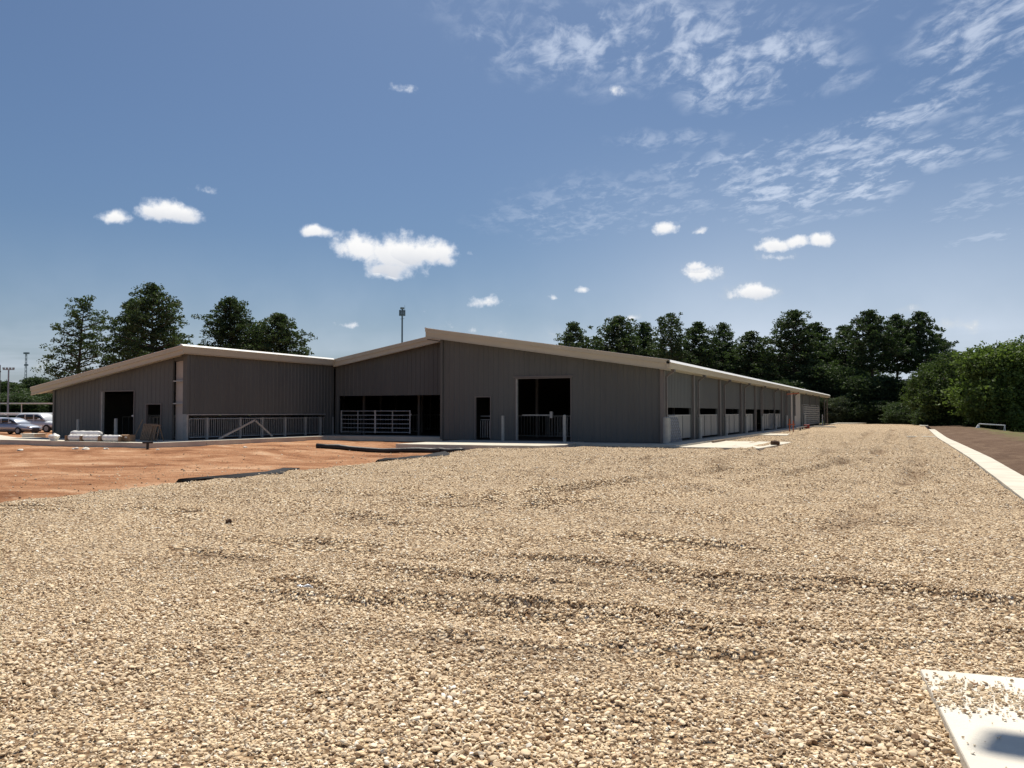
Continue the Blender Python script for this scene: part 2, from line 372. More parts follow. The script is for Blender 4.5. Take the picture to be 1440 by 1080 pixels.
cA = t.mix(t.ss(t.noise(co, 5., 6, .75), .50, .66, 0., .55), cA, (.24, .12, .065, 1))
cA = t.mix(t.ss(t.noise(co, 9., 5, .7), .60, .70, 0., .5), cA, (.60, .44, .30, 1))
far = t.m('MAXIMUM', t.ss(t.m('MULTIPLY', gx, -1.), 92, 104), t.ss(t.m('ADD', gy, t.m('MULTIPLY', t.noise(co, .12, 3), 18.)), 138, 150))
far = t.m('MAXIMUM', far, t.ss(t.m('ADD', gx, t.m('MULTIPLY', t.noise(co, .35, 4), 5.)), 9.5, 12.5))
t.put(b.inputs['Base Color'], t.mix(far, cA, cG)); b.inputs['Roughness'].default_value = .95; b.inputs['Specular IOR Level'].default_value = .1
q = t.n('ShaderNodeBump'); q.inputs['Strength'].default_value = 1.; q.inputs['Distance'].default_value = .09
t.put(q.inputs['Height'], t.m('ADD', t.noise(mp.outputs[0], 5., 8, .72), t.m('MULTIPLY', t.noise(co, 22, 4, .6), .4))); t.put(b.inputs['Normal'], q.outputs[0])
xs = axis([(-900, -200, 50), (-200, -60, 5), (-60, -14, .35), (-14, 4, 3), (4, 30, .8), (30, 200, 10), (200, 900, 70)])
ys = axis([(-300, -20, 40), (-20, 5, 2.5), (5, 45, .35), (45, 160, 2.), (160, 300, 10), (300, 1500, 100)])
tag(grid('ground', xs, ys, ground_z, 'ground'), kind='structure')

# brown soil bank beyond the kerb
m, t, b = new_mat('brown topsoil'); M['soil'] = m
co = t.n('ShaderNodeNewGeometry').outputs['Position']
mp = t.n('ShaderNodeMapping'); t.put(mp.inputs[0], co); mp.inputs['Scale'].default_value = (1., .45, 1)
c_ = t.ramp(t.noise(mp.outputs[0], .8, 8, .7, .6), [(.28, (.085, .052, .034)), (.5, (.130, .084, .056)), (.68, (.18, .125, .085)), (.85, (.30, .23, .165))])
c_ = t.mix(t.ss(t.noise(co, 7, 4, .7), .62, .72, 0., .5), c_, (.42, .36, .28, 1))
sg = t.n('ShaderNodeSeparateXYZ'); t.put(sg.inputs[0], co)
c_ = t.mix(t.m('MULTIPLY', t.ss(t.m('ADD', sg.outputs[0], t.m('MULTIPLY', t.noise(co, .5, 4), 4.)), 6.9, 9.0), t.ss(t.noise(co, 1.3, 5), .42, .58)), c_, (.13, .14, .05, 1))
t.put(b.inputs['Base Color'], c_); b.inputs['Roughness'].default_value = .95; b.inputs['Specular IOR Level'].default_value = .1
q = t.n('ShaderNodeBump'); q.inputs['Strength'].default_value = 1.; q.inputs['Distance'].default_value = .06
t.put(q.inputs['Height'], t.noise(co, 6., 8, .75)); t.put(b.inputs['Normal'], q.outputs[0])
def bank_z(x, y):
    z = -.16+.08*sst(x, 2.5, 5.)+.05*fbm(x*.6, y*.5, 4)*sst(x, 2.5, 3.1)+.03*fbm(x*2.4, y*2.0, 3)*sst(x, 2.5, 3.)
    crest = 5.2+2.4*sst(-y, -115, -70)+.8*fbm(x*0+1., y*.08, 2)
    z = z-2.1*sst(x, crest, crest+7.5)
    return z-1.2*sst(y, 128, 138)
tag(grid('dirt_bank', axis([(1.9, 9, .22), (9, 16, .7)]), axis([(-25, 5, 1.), (5, 60, .3), (60, 142, .8)]), bank_z, 'soil'), kind='structure')

# gravel bed
def stone_ramp(t, f): return t.ramp(f, [(0., (.22, .13, .072)), (.08, (.45, .33, .21)), (.36, (.66, .515, .34)), (.68, (.77, .625, .43)), (.92, (.84, .73, .55)), (1., (.88, .84, .74))])
m, t, b = new_mat('gravel bed'); M['gravel'] = m
co = t.n('ShaderNodeNewGeometry').outputs['Position']
vo = t.n('ShaderNodeTexVoronoi', feature='F1'); t.put(vo.inputs['Vector'], co); vo.inputs['Scale'].default_value = 24.
sc = t.n('ShaderNodeSeparateColor'); t.put(sc.inputs[0], vo.outputs['Color'])
cs = stone_ramp(t, sc.outputs[0])
dn = t.ss(vo.outputs['Distance'], .42, .68)
cs = t.mix(t.m('MULTIPLY', dn, .85), cs, (.15, .088, .045, 1))  # gaps between stone cells darkened, shade painted in
big = t.noise(co, .5, 5, .6)
cs = t.mix(t.ss(big, .5, .72, 0., .35), cs, (.40, .31, .215, 1))
att = t.n('ShaderNodeAttribute', attribute_name='dirt')
cs = t.mix(t.m('MULTIPLY', att.outputs['Fac'], t.ss(t.noise(co, 3.5, 4, .7), .35, .6)), cs, (.20, .135, .085, 1))
cs = t.mix(1., cs, (.94, .915, .88, 1), 'MULTIPLY')  # whole bed toned down for the stone shadows it lacks
t.put(b.inputs['Base Color'], cs); b.inputs['Roughness'].default_value = .92; b.inputs['Specular IOR Level'].default_value = .15
q = t.n('ShaderNodeBump'); q.inputs['Strength'].default_value = 1.; q.inputs['Distance'].default_value = .035
hh = t.m('SUBTRACT', t.m('ADD', t.m('MULTIPLY', sc.outputs[1], .5), t.m('MULTIPLY', t.noise(co, 11., 5, .7), .9)), vo.outputs['Distance'])
t.put(q.inputs['Height'], hh); t.put(b.inputs['Normal'], q.outputs[0])
ys = axis([(-25, 2, 1.), (2, 14, .065), (14, 34, .16), (34, 60, .4), (60, 138, 1.)])
ux = np.linspace(0, 1, 230)
U, Y = np.meshgrid(ux, ys)
LE = left_edge(Y); KI = np.interp(Y, [35, 60], [1.86, 1.53]); X = LE+(KI-LE)*U
Z = gravel_z(X, Y)
edge = (X-LE)
Z = Z-.42*np.clip(1-edge/.38, 0, 1)**1.2*(Y < 35)
Z = Z-.9*sst(Y, 128, 138)
V = np.stack([X, Y, Z], -1).reshape(-1, 3); nx = len(ux)
i = np.arange(nx-1)[None, :]+nx*np.arange(len(ys)-1)[:, None]
F = np.stack([i, i+1, i+1+nx, i+nx], -1).reshape(-1, 4)
gb = np_mesh('gravel_bed', V, F, 'gravel'); tag(gb, kind='structure')
_, dirt = ruts(V[:, 0].astype(float), V[:, 1].astype(float))
at_ = gb.data.attributes.new('dirt', 'FLOAT', 'POINT'); at_.data.foreach_set('value', np.clip(dirt+.9*(fbm(V[:, 0].astype(float)*.7+60, V[:, 1].astype(float)*1.2, 4)-.20), 0, 1).astype(np.float32))

# loose stones, instanced over the bed (uncountable: stuff)
m, t, b = new_mat('river gravel stones'); M['stones'] = m
oi = t.n('ShaderNodeObjectInfo').outputs['Random']
co = t.n('ShaderNodeTexCoord').outputs['Object']
c_ = stone_ramp(t, oi)
ge = t.n('ShaderNodeNewGeometry').outputs['Position']
c_ = t.mix(t.ss(t.noise(ge, .5, 5, .6), .5, .72, 0., .15), c_, (.45, .35, .24, 1))
dst = t.n('ShaderNodeAttribute', attribute_name='dusty', attribute_type='INSTANCER')
c_ = t.mix(t.m('MULTIPLY', dst.outputs['Fac'], .66), c_, (.25, .165, .10, 1))
c_ = t.mix(t.ss(t.noise(co, 1.6, 5, .65), .45, .75, 0., .28), c_, (.40, .29, .19, 1))
t.put(b.inputs['Base Color'], c_); b.inputs['Roughness'].default_value = .85; b.inputs['Specular IOR Level'].default_value = .25
stone_col = bpy.data.collections.new('stone shapes')
import bmesh
for k in range(9):
    bm = bmesh.new(); bmesh.ops.create_icosphere(bm, subdivisions=2, radius=1)
    rs = np.random.RandomState(50+k); dirs = rs.randn(9, 3); dirs /= np.linalg.norm(dirs, axis=1)[:, None]; cut = rs.uniform(.36, .80, 9)
    sc_ = (1, rs.uniform(.6, .9), rs.uniform(.34, .6))
    for v_ in bm.verts:
        p = np.array(v_.co)
        for d_, c2 in zip(dirs, cut):
            e = p.dot(d_)-c2
            if e > 0: p = p-d_*e*.95
        v_.co = Vector((p[0]*sc_[0], p[1]*sc_[1], p[2]*sc_[2]))
    me = bpy.data.meshes.new('stone_shape'); bm.to_mesh(me); bm.free()
    me.polygons.foreach_set('use_smooth', [k % 3 == 0]*len(me.polygons)); me.materials.append(M['stones'])
    stone_col.objects.link(bpy.data.objects.new('stone_shape', me))
rs = np.random.RandomState(11)
yaw0 = R(25.67)
def ring(n, r0, r1, law):   # polar scatter in a wide fan in front of the yard's near end
    a = rs.uniform(-R(43), R(43), n)
    u = rs.rand(n)
    r = np.sqrt(r0*r0+u*(r1*r1-r0*r0)) if law == 2 else r0*(r1/r0)**u
    az = a-yaw0
    return r*np.sin(az), r*np.cos(az)
x1, y1 = ring(215000, 2.6, 10., 2); x2, y2 = ring(330000, 10., 75., 0)
px1 = np.concatenate([x1, x2]); py1 = np.concatenate([y1, y2])
ok = (px1 > left_edge(py1)+.02) & (px1 < np.interp(py1, [35, 60], [1.85, 1.52])) & ~((py1 > 33.6) & (px1 < -14.2))
ok &= ~((py1 > 38.1) & (px1 < -9.6))
ok &= ~((py1 > 38.3) & (py1 < 47.2) & (px1 < -6.0) & (px1 < -6.2+.1*(py1-38)))
# the concrete pad at the near right is mostly swept clear
def pad_uv(x, y):
    a = R(-7.0); dxp, dyp = x-0.01, y-5.79
    return dxp*math.cos(a)-dyp*math.sin(a), dxp*math.sin(a)*0+dxp*(-math.sin(-a))*-1+dyp*math.cos(a)
def pad_local(x, y):
    ax = Vector((math.cos(R(7)), math.sin(R(7)))); ay = Vector((math.sin(R(-7)), math.cos(R(-7))))
    dxp, dyp = x-0.03, y-5.80
    return dxp*ax.x+dyp*ax.y, dxp*ay.x+dyp*ay.y        # u to the right, v away (pad is v<0)
u, v_ = pad_local(px1, py1)
inpad = (u > 0) & (v_ < 0) & (v_ > -3.2)
band = 1.5*np.exp(-((v_+.45+.06*u)/.20)**2)+1.3*np.exp(-((v_+.95-.15*u)/.25)**2)*sst(u, .35, .7)
band = band+1.0*np.exp(-((v_+2.0-.2*u)/.25)**2)*sst(u, .35, .7)
keepp = rs.rand(len(px1)) < np.clip(band*(.75+1.6*fbm(px1*5, py1*5, 2)), .018, 1)
ok &= ~inpad | keepp
px1, py1 = px1[ok], py1[ok]; inpad = inpad[ok]
rr = np.hypot(px1, py1)
n = len(px1)
_, dd = ruts(px1, py1)
s_ = np.exp(rs.normal(0, .42, n))*.0100
s_ = np.clip(s_, .0055, .025)*(1+.8*sst(rr, 9, 34))
patch = fbm(px1*1.1+9, py1*1.1, 3); s_ *= 1+.45*np.clip(patch*1.6, -.6, .8)
s_ *= np.where(inpad, .85, 1)
pz = gravel_z(px1, py1)+s_*rs.uniform(-.15, .8, n)
pz = np.where(inpad, -.088+s_*.35, pz)
keep = rs.rand(n) > .5*np.clip(dd, 0, 1)*(rr > 5)
px1, py1, pz, s_, dd = px1[keep], py1[keep], pz[keep], s_[keep], dd[keep]; n = len(px1)
# shoulder stones follow the slope at the edge of the bed
ed = px1-left_edge(py1); pz -= .42*np.clip(1-ed/.38, 0, 1)**1.2*(py1 < 35)
# stray stones on the clay next to the edge
ns = 5200; ysx = rs.uniform(8, 33, ns); xsx = left_edge(ysx)-np.abs(np.where(rs.rand(ns) < .45, rs.normal(0, .4, ns), rs.normal(0, 7., ns)))
px1 = np.concatenate([px1, xsx]); py1 = np.concatenate([py1, ysx]); pz = np.concatenate([pz, ground_z(xsx, ysx)+.01]); s_ = np.concatenate([s_, np.clip(np.exp(rs.normal(0, .5, ns))*.016, .006, .05)]); n = len(px1)
me = bpy.data.meshes.new('gravel_stones'); me.vertices.add(n)
me.vertices.foreach_set('co', np.stack([px1, py1, pz], -1).astype(np.float32).ravel())
a1 = me.attributes.new('rot', 'FLOAT_VECTOR', 'POINT'); rot = np.stack([rs.normal(0, .38, n), rs.normal(0, .38, n), rs.uniform(0, 6.28, n)], -1).astype(np.float32)
a1.data.foreach_set('vector', rot.ravel())
a2 = me.attributes.new('siz', 'FLOAT', 'POINT'); a2.data.foreach_set('value', s_.astype(np.float32))
dusty = np.concatenate([np.clip(dd*1.3+.7*(fbm(px1[:len(dd)]*.7+60, py1[:len(dd)]*1.2, 4)-.20)*(1), 0, 1), rs.uniform(.2, 1., ns)])
a3 = me.attributes.new('dusty', 'FLOAT', 'POINT'); a3.data.foreach_set('value', dusty.astype(np.float32))
go = bpy.data.objects.new('gravel_stones', me); C.objects.link(go); me.materials.append(M['stones'])
tag(go, 'loose tan river gravel covering the whole yard', 'gravel', kind='stuff')
ng = bpy.data.node_groups.new('scatter', 'GeometryNodeTree')
ng.interface.new_socket('Geometry', in_out='INPUT', socket_type='NodeSocketGeometry'); ng.interface.new_socket('Geometry', in_out='OUTPUT', socket_type='NodeSocketGeometry')
N = ng.nodes; L = ng.links
gi = N.new('NodeGroupInput'); gout = N.new('NodeGroupOutput'); ip = N.new('GeometryNodeInstanceOnPoints'); ci = N.new('GeometryNodeCollectionInfo')
ci.inputs['Collection'].default_value = stone_col; ci.inputs['Separate Children'].default_value = True; ci.inputs['Reset Children'].default_value = True
mp_ = N.new('GeometryNodeMeshToPoints')
r_ = N.new('GeometryNodeInputNamedAttribute'); r_.data_type = 'FLOAT_VECTOR'; r_.inputs['Name'].default_value = 'rot'
s2 = N.new('GeometryNodeInputNamedAttribute'); s2.data_type = 'FLOAT'; s2.inputs['Name'].default_value = 'siz'
er = N.new('FunctionNodeEulerToRotation')
L.new(gi.outputs[0], mp_.inputs['Mesh']); L.new(mp_.outputs[0], ip.inputs['Points']); L.new(ci.outputs[0], ip.inputs['Instance'])
ip.inputs['Pick Instance'].default_value = True
L.new(r_.outputs[0], er.inputs[0]); L.new(er.outputs[0], ip.inputs['Rotation']); L.new(s2.outputs[0], ip.inputs['Scale'])
L.new(ip.outputs[0], gout.inputs[0])
mo = go.modifiers.new('scatter', 'NODES'); mo.node_group = ng

# ------------------------------------------------------------------ concrete
def slab(name, poly, z0, z1, m='conc', bevel=.012, label=None):
    mb = MB(); k = len(poly)
    vs = [(x, y, z0) for x, y in poly]+[(x, y, z1) for x, y in poly]
    fs = [tuple(range(k))[::-1], tuple(range(k, 2*k))]+[(i_, (i_+1) % k, k+(i_+1) % k, k+i_) for i_ in range(k)]
    mb.add(vs, fs); o = mb.build(name, m, bevel=bevel); return tag(o, kind='structure')
slab('porch_slab', [(-22.3, 33.5), (-17.7, 33.9), (-15.2, 34.4), (-14.5, 35.8), (-15.1, 38.7), (-15.1, 39.93), (-22.3, 39.93)], -.42, -.004)
slab('apron_slab', [(-15.095, 38.6), (-9.95, 38.45), (-9.75, 38.7), (-9.75, 39.93), (-15.095, 39.93)], -.4, -.02)
slab('apron_slab', [(-10.93, 39.94), (-9.75, 39.94), (-9.75, 97.5), (-10.93, 97.5)], -.4, -.008)
slab('apron_slab', [(-10.93, 97.51), (-7.6, 97.51), (-7.6, 99.2), (-10.93, 99.2)], -.4, -.01)
slab('equipment_pad', [(-10.2, 38.2), (-6.15, 38.3), (-5.7, 47.3), (-9.74, 47.3)], -.4, -.10)
slab('equipment_pad', [(-9.74, 61.5), (-7.9, 61.5), (-8.3, 66.), (-9.74, 66.)], -.4, -.11)
slab('kerb_strip', [(-9.74, 98.), (-7.4, 98.), (-7.4, 98.5), (-9.74, 98.5)], -.4, -.07)
slab('kerb_strip', [(-9.9, 128.), (-7.6, 128.), (-5.9, 133.5), (-9.9, 133.5)], -.6, -.04)
slab('kerb_strip', [(-9.9, 118.), (-9.5, 118.), (-9.5, 127.9), (-9.9, 127.9)], -.5, -.04)
def kin(y): return float(np.interp(y, [35, 60], [1.88, 1.54]))
def kout(y): return float(np.interp(y, [35, 60], [2.56, 2.08]))
for y0 in [-12+4.6*k for k in range(22)]:
    y1_ = y0+4.586
    slab('sidewalk', [(kin(y0), y0), (kout(y0), y0), (kout(y1_), y1_), (kin(y1_), y1_)], -.4, -.098+random.uniform(-.004, .004), 'conc')
slab('kerb_strip', [(-.25, 62.3), (1.52, 62.3), (1.52, 63.2), (-.25, 63.2)], -.4, -.11)
slab('kerb_strip', [(1.0, 110), (1.9, 110), (1.9, 125), (1.0, 125)], -.5, -.06)
slab('apron_slab', [(-44.6, 27.0), (-31.3, 26.9), (-31.3, 30.34), (-44.6, 30.34)], -.42, .11)
slab('apron_slab', [(-32.74, 30.36), (-31.3, 30.36), (-31.3, 39.8), (-23.56, 40.2), (-23.56, 42.33), (-32.74, 42.33)], -.42, .108)
slab('footpath', [(-75, 28.5), (-44.62, 27.05), (-44.62, 28.1), (-75, 30.)], -.42, -.05)
slab('footpath', [(-54, 30.2), (-44.62, 29.1), (-44.62, 30.1), (-60, 37.5), (-61.5, 37.)], -.42, .02)
# swept pad at the near right
ax = Vector((math.cos(R(7)), math.sin(R(7)))); ay = Vector((-math.sin(R(7))*-1*-1, math.cos(R(7))))
ay = Vector((math.sin(R(-7)), math.cos(R(-7))))
def PL(u, v_): p = Vector((.03, 5.80))+ax*u+ay*v_; return (p.x, p.y)
slab('equipment_pad', [PL(0, 0), PL(0, -4.5), PL(1.25, -4.5), PL(1.25, 0)], -.4, -.092, 'conc_worn')

# ------------------------------------------------------------------ the barn
BX_RIDGE = -24.6
def zl(x): return 6.10+.168*(x-BX_RIDGE)       # top of the roof on the left slope
def zr(x): return 6.20-.155*(x-BX_RIDGE)
barn = thing('metal_barn', 'long charcoal metal barn with stone coloured trim, stepped front and rows of open pen bays', 'barn', (-24, 60, 0))
class PB(MB):
    def build(s, name, m, parent=barn, **k):
        if parent is barn: s.v = [(x+24, y-60, z) for x, y, z in s.v]
        else:
            s.v = [(x+24, y-60, z) for x, y, z in s.v]
        return MB.build(s, name, m, parent, **k)
def wall(mb, axis_, c, n_, a0, a1, topf, opens, z0=0., th=.12, rib=.3048, mr=None):
    """wall panel in the plane axis_=c, outward sign n_, spanning a0..a1, with rectangular openings (a,b,z0,z1)"""
    br = sorted(set([a0, a1]+[v for o in opens for v in o[:2] if a0 < v < a1]))
    def P(a, d, z): return (a, c+n_*d, z) if axis_ == 'y' else (c+n_*d, a, z)
    def seg(mb, p, q, zb, d0, d1, ztp=None, ztq=None):
        ztp = topf(p) if ztp is None else ztp; ztq = topf(q) if ztq is None else ztq
        mb.hexa([P(p, d0, zb), P(q, d0, zb), P(q, d1, zb), P(p, d1, zb), P(p, d0, ztp), P(q, d0, ztq), P(q, d1, ztq), P(p, d1, ztp)])
    def spans(a):
        os_ = sorted([o for o in opens if o[0]-1e-6 <= a <= o[1]+1e-6], key=lambda o: o[2]); z = z0; out = []
        for o in os_:
            if o[2] > z+.01: out.append((z, o[2]))
            z = max(z, o[3])
        out.append((z, None)); return out
    for p, q in zip(br[:-1], br[1:]):
        for (zb, zt) in spans((p+q)/2): seg(mb, p, q, zb, -th, 0, zt, zt)
    a = a0+rib*.5
    while a < a1-.05:
        if all(not (o[0]-.05 < a < o[0] or o[1] < a < o[1]+.05) for o in opens):
            for (zb, zt) in spans(a):
                T = topf(a) if zt is None else zt
                w0, w1 = .045, .022
                mb.add([P(a-w0, 0, zb), P(a+w0, 0, zb), P(a+w1, .020, zb), P(a-w1, .020, zb), P(a-w0, 0, T), P(a+w0, 0, T), P(a+w1, .020, T), P(a-w1, .020, T)],
                       [(0, 3, 2, 1), (4, 5, 6, 7), (1, 2, 6, 5), (2, 3, 7, 6), (3, 0, 4, 7)])
        a += rib
    return mb
DOOR = (-21.47, -20.47, .02, 2.38); BIG = (-19.02, -15.8, .02, 3.34)
wall(PB(), 'y', 40., -1, -23.55, -11.0, lambda x: zr(x)-.14, [DOOR, BIG]).build('wall', 'siding')
# right long wall, bays of 24 ft
bays = [(40.5, 45.9), (47.4, 52.9), (54.8, 60.3), (62.3, 66.6), (70., 81.1)]
op = [(a, b, .02, 1.75) for a, b in bays]+[(66.6, 70., .02, 1.75), (98.2, 116.4, .02, 2.35)]
wall(PB(), 'x', -11.0, 1, 40.03, 118.4, lambda y: zr(-11.)-.14, op).build('wall', 'siding')
wall(PB(), 'y', 42.4, -1, -32.77, -23.58, lambda x: zl(x)-.14, [(-32.5, -23.5, .1, 2.54)], z0=.1).build('wall', 'siding')
wall(PB(), 'x', -23.55, -1, 40.03, 42.3, lambda y: 6.0, [], z0=-.3).build('wall', 'siding')
wall(PB(), 'x', -32.8, 1, 30.55, 42.28, lambda y: zl(-32.8)-.14, [(30.55, 41.4, .1, 1.40)], z0=.1).build('wall', 'siding')
LD = (-39.0, -36.41, .12, 2.66); LS = (-35.6, -34.45, .12, 1.96)
wall(PB(), 'y', 30.4, -1, -42.7, -33.72, lambda x: zl(x)-.14, [LD, LS], z0=.1).build('wall', 'siding')
wall(PB(), 'x', -42.7, -1, 30.53, 118., lambda y: zl(-42.7)-.14, [(40.6, 41.1, 1.33, 1.5), (42.4, 42.7, 1.3, 1.5), (43.2, 43.9, 1.33, 1.5), (45.2, 45.5, 1.3, 1.5), (46.8, 47.6, 1.34, 1.5), (48.9, 49.3, 1.34, 1.5)], z0=-.3).build('wall', 'siding')
wall(PB(), 'y', 118.4, 1, -42.7, -11.1, lambda x: (zl(x) if x < BX_RIDGE else zr(x))-.14, [], z0=.0).build('wall', 'siding')
# corner flashings
PB().box(-11.10, -10.93, 39.93, 40.0, 0, zr(-11)-.14).build('corner_trim', 'darkpost')
PB().box(-10.99, -10.90, 40.0, 40.14, 0, zr(-11)-.16).build('corner_trim', 'darkpost')
PB().box(-23.63, -23.48, 39.92, 39.99, 0, 5.85).build('corner_trim', 'siding')
PB().box(-42.78, -42.64, 30.32, 30.39, .1, 2.85).build('corner_trim', 'siding')
# near-black sheets added under the roof and across, so openings read as shade
PB().hexa([(-24.6, 40.1, 5.62), (-11.1, 40.1, 3.55), (-11.1, 118, 3.55), (-24.6, 118, 5.62), (-24.6, 40.1, 5.66), (-11.1, 40.1, 3.59), (-11.1, 118, 3.59), (-24.6, 118, 5.66)]).build('shade_ceiling', 'shade_lining')
PB().hexa([(-42.6, 42.5, 2.60), (-24.62, 42.5, 5.60), (-24.62, 118, 5.60), (-42.6, 118, 2.60), (-42.6, 42.5, 2.64), (-24.62, 42.5, 5.64), (-24.62, 118, 5.64), (-42.6, 118, 2.64)]).build('shade_ceiling', 'shade_lining')
PB().hexa([(-42.6, 30.5, 2.60), (-32.95, 30.5, 4.20), (-32.95, 42.48, 4.20), (-42.6, 42.48, 2.60), (-42.6, 30.5, 2.64), (-32.95, 30.5, 4.24), (-32.95, 42.48, 4.24), (-42.6, 42.48, 2.64)]).build('shade_ceiling', 'shade_lining')
PB().box(-42.5, -12.6, 66.0, 66.1, 0, 2.55).build('shade_partition', 'shade_lining')
PB().box(-24.6, -24.5, 42.6, 65.9, 0, 4.6).build('shade_partition', 'shade_lining')
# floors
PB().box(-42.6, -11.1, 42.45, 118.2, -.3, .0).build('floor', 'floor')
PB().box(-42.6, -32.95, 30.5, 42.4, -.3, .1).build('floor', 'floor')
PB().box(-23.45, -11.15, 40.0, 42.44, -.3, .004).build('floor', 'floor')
# roofs
def roofslab(x0, x1, y0, y1, zf, th=.10):
    return PB().hexa([(x0, y0, zf(x0)-th), (x1, y0, zf(x1)-th), (x1, y1, zf(x1)-th), (x0, y1, zf(x0)-th), (x0, y0, zf(x0)), (x1, y0, zf(x1)), (x1, y1, zf(x1)), (x0, y1, zf(x0))])
roofslab(-24.2, -10.62, 39.42, 128., zr).build('roof', 'roof')
roofslab(-43.8, -24.21, 41.9, 118.6, zl).build('roof', 'roof')
roofslab(-43.8, -32.52, 29.92, 41.88, zl).build('roof', 'roof')
PB().hexa([(-24.35, 39.42, 6.15), (-23.7, 39.42, 6.07), (-23.7, 118, 6.07), (-24.35, 118, 6.17), (-24.35, 39.42, 6.25), (-23.7, 39.42, 6.13), (-23.7, 118, 6.13), (-24.35, 118, 6.25)]).build('ridge_cap', 'cap')
# gable fascias: a broad band, a proud upper step and a thin top drip
def fascia(x0, x1, y, zf, h, n_=-1):
    def strip(za, zb, d0, d1):
        return [(x0, y+n_*d1, zf(x0)+za), (x1, y+n_*d1, zf(x1)+za), (x1, y+n_*d0, zf(x1)+za), (x0, y+n_*d0, zf(x0)+za), (x0, y+n_*d1, zf(x0)+zb), (x1, y+n_*d1, zf(x1)+zb), (x1, y+n_*d0, zf(x1)+zb), (x0, y+n_*d0, zf(x0)+zb)]
    mb = PB(); mb.hexa(strip(-h, -.16, 0, .05)); mb.hexa(strip(-.157, .03, 0, .10)); mb.hexa(strip(-h-.03, -h-.003, -.02, .08))
    mb.build('fascia', 'trim')
    mb = PB(); mb.hexa(strip(.033, .055, -.1, .12)); mb.build('drip_edge', 'cap')
fascia(-24.25, -10.45, 39.40, zr, .44)
fascia(-32.50, -24.62, 41.88, zl, .40)
fascia(-43.95, -32.42, 29.90, zl, .36)
# soffits
def soffit(x0, x1, y0, y1, zf, d):
    PB().hexa([(x0, y0, zf(x0)-d-.02), (x1, y0, zf(x1)-d-.02), (x1, y1, zf(x1)-d-.02), (x0, y1, zf(x0)-d-.02), (x0, y0, zf(x0)-d), (x1, y0, zf(x1)-d), (x1, y1, zf(x1)-d), (x0, y1, zf(x0)-d)]).build('soffit', 'trim')
soffit(-24.1, -11.0, 39.41, 39.95, zr, .40); soffit(-32.6, -24.6, 41.9, 42.26, zl, .36); soffit(-43.8, -33., 29.92, 30.3, zl, .32)
# the high rake along the left wing, with a sloped pale cap facing the yard
zt = zl(-32.5)
PB().hexa([(-32.52, 29.9, zt-.30), (-32.44, 29.9, zt-.30), (-32.44, 41.8, zt-.30), (-32.52, 41.8, zt-.30), (-32.52, 29.9, zt+.02), (-32.40, 29.9, zt+.02), (-32.40, 41.8, zt+.02), (-32.52, 41.8, zt+.02)]).build('fascia', 'trim')
PB().hexa([(-32.52, 29.8, zt+.025), (-32.36, 29.8, zt+.025), (-32.36, 41.8, zt+.025), (-32.52, 41.8, zt+.025), (-32.60, 29.8, zt+.12), (-32.50, 29.8, zt+.12), (-32.50, 41.8, zt+.12), (-32.60, 41.8, zt+.12)]).build('ridge_cap', 'cap')
PB().box(-32.78, -32.45, 29.95, 41.8, zt-.34, zt-.31).build('soffit', 'trim')
# eave gutter on the long side: box gutter with a rolled pale lip
ze = zr(-10.6)
g_ = PB(); y0, y1 = 39.3, 128.
g_.hexa([(-10.60, y0, ze-.40), (-10.46, y0, ze-.40), (-10.46, y1, ze-.40), (-10.60, y1, ze-.40), (-10.60, y0, ze-.02), (-10.40, y0, ze-.10), (-10.40, y1, ze-.10), (-10.60, y1, ze-.02)])
gut = g_.build('gutter', 'trim')
PB().hexa([(-10.44, y0, ze-.10), (-10.37, y0, ze-.11), (-10.37, y1, ze-.11), (-10.44, y1, ze-.10), (-10.60, y0, ze+.04), (-10.56, y0, ze+.05), (-10.56, y1, ze+.05), (-10.60, y1, ze+.04)]).build('gutter_lip', 'cap', parent=gut)
PB().hexa([(-43.95, 29.9, 2.60), (-43.78, 29.9, 2.60), (-43.78, 118, 2.60), (-43.95, 118, 2.60), (-43.95, 29.9, 2.90), (-43.78, 29.9, 2.92), (-43.78, 118, 2.92), (-43.95, 118, 2.90)]).build('gutter', 'trim')
PB().box(-11.0, -10.6, 39.5, 127.9, ze-.42, ze-.405).build('soffit', 'trim')
# downspouts with heavy boots, one per bay line
k = 0
for y in [40.28, 47.15, 54.5, 61.8, 69.1, 76.4, 83.7, 91.0, 98.1, 105.4, 112.7]:
    mb = PB(); mb.box(-10.60, -10.44, y-.10, y+.10, ze-.52, ze-.41)
    mb.beam((-10.53, y, ze-.50), (-10.86, y, ze-.72), .09, .11); mb.beam((-10.87, y, ze-.70), (-10.87, y, 1.15), .09, .11)
    ds = mb.build('downspout', 'darkpost')
    if y < 90:
        PB().tube([(-10.80, y, 0), (-10.80, y, 1.22)], .12, 14).build('downspout_boot', 'post', parent=ds, smooth=False)
    PB().box(-10.93, -10.80, y-.03, y+.03, 2.2, 2.25).build('bracket', 'darkpost', parent=ds)
# columns on the bay lines
for a, b_ in [(46.0, 46.5), (53.1, 53.5), (60.5, 60.9), (66.5, 66.75), (81.3, 81.7), (85.1, 85.4), (69.85, 70.1)]:
    PB().box(-11.0, -10.86, a, a+.22, 0, ze-.42).build('column', 'darkpost')
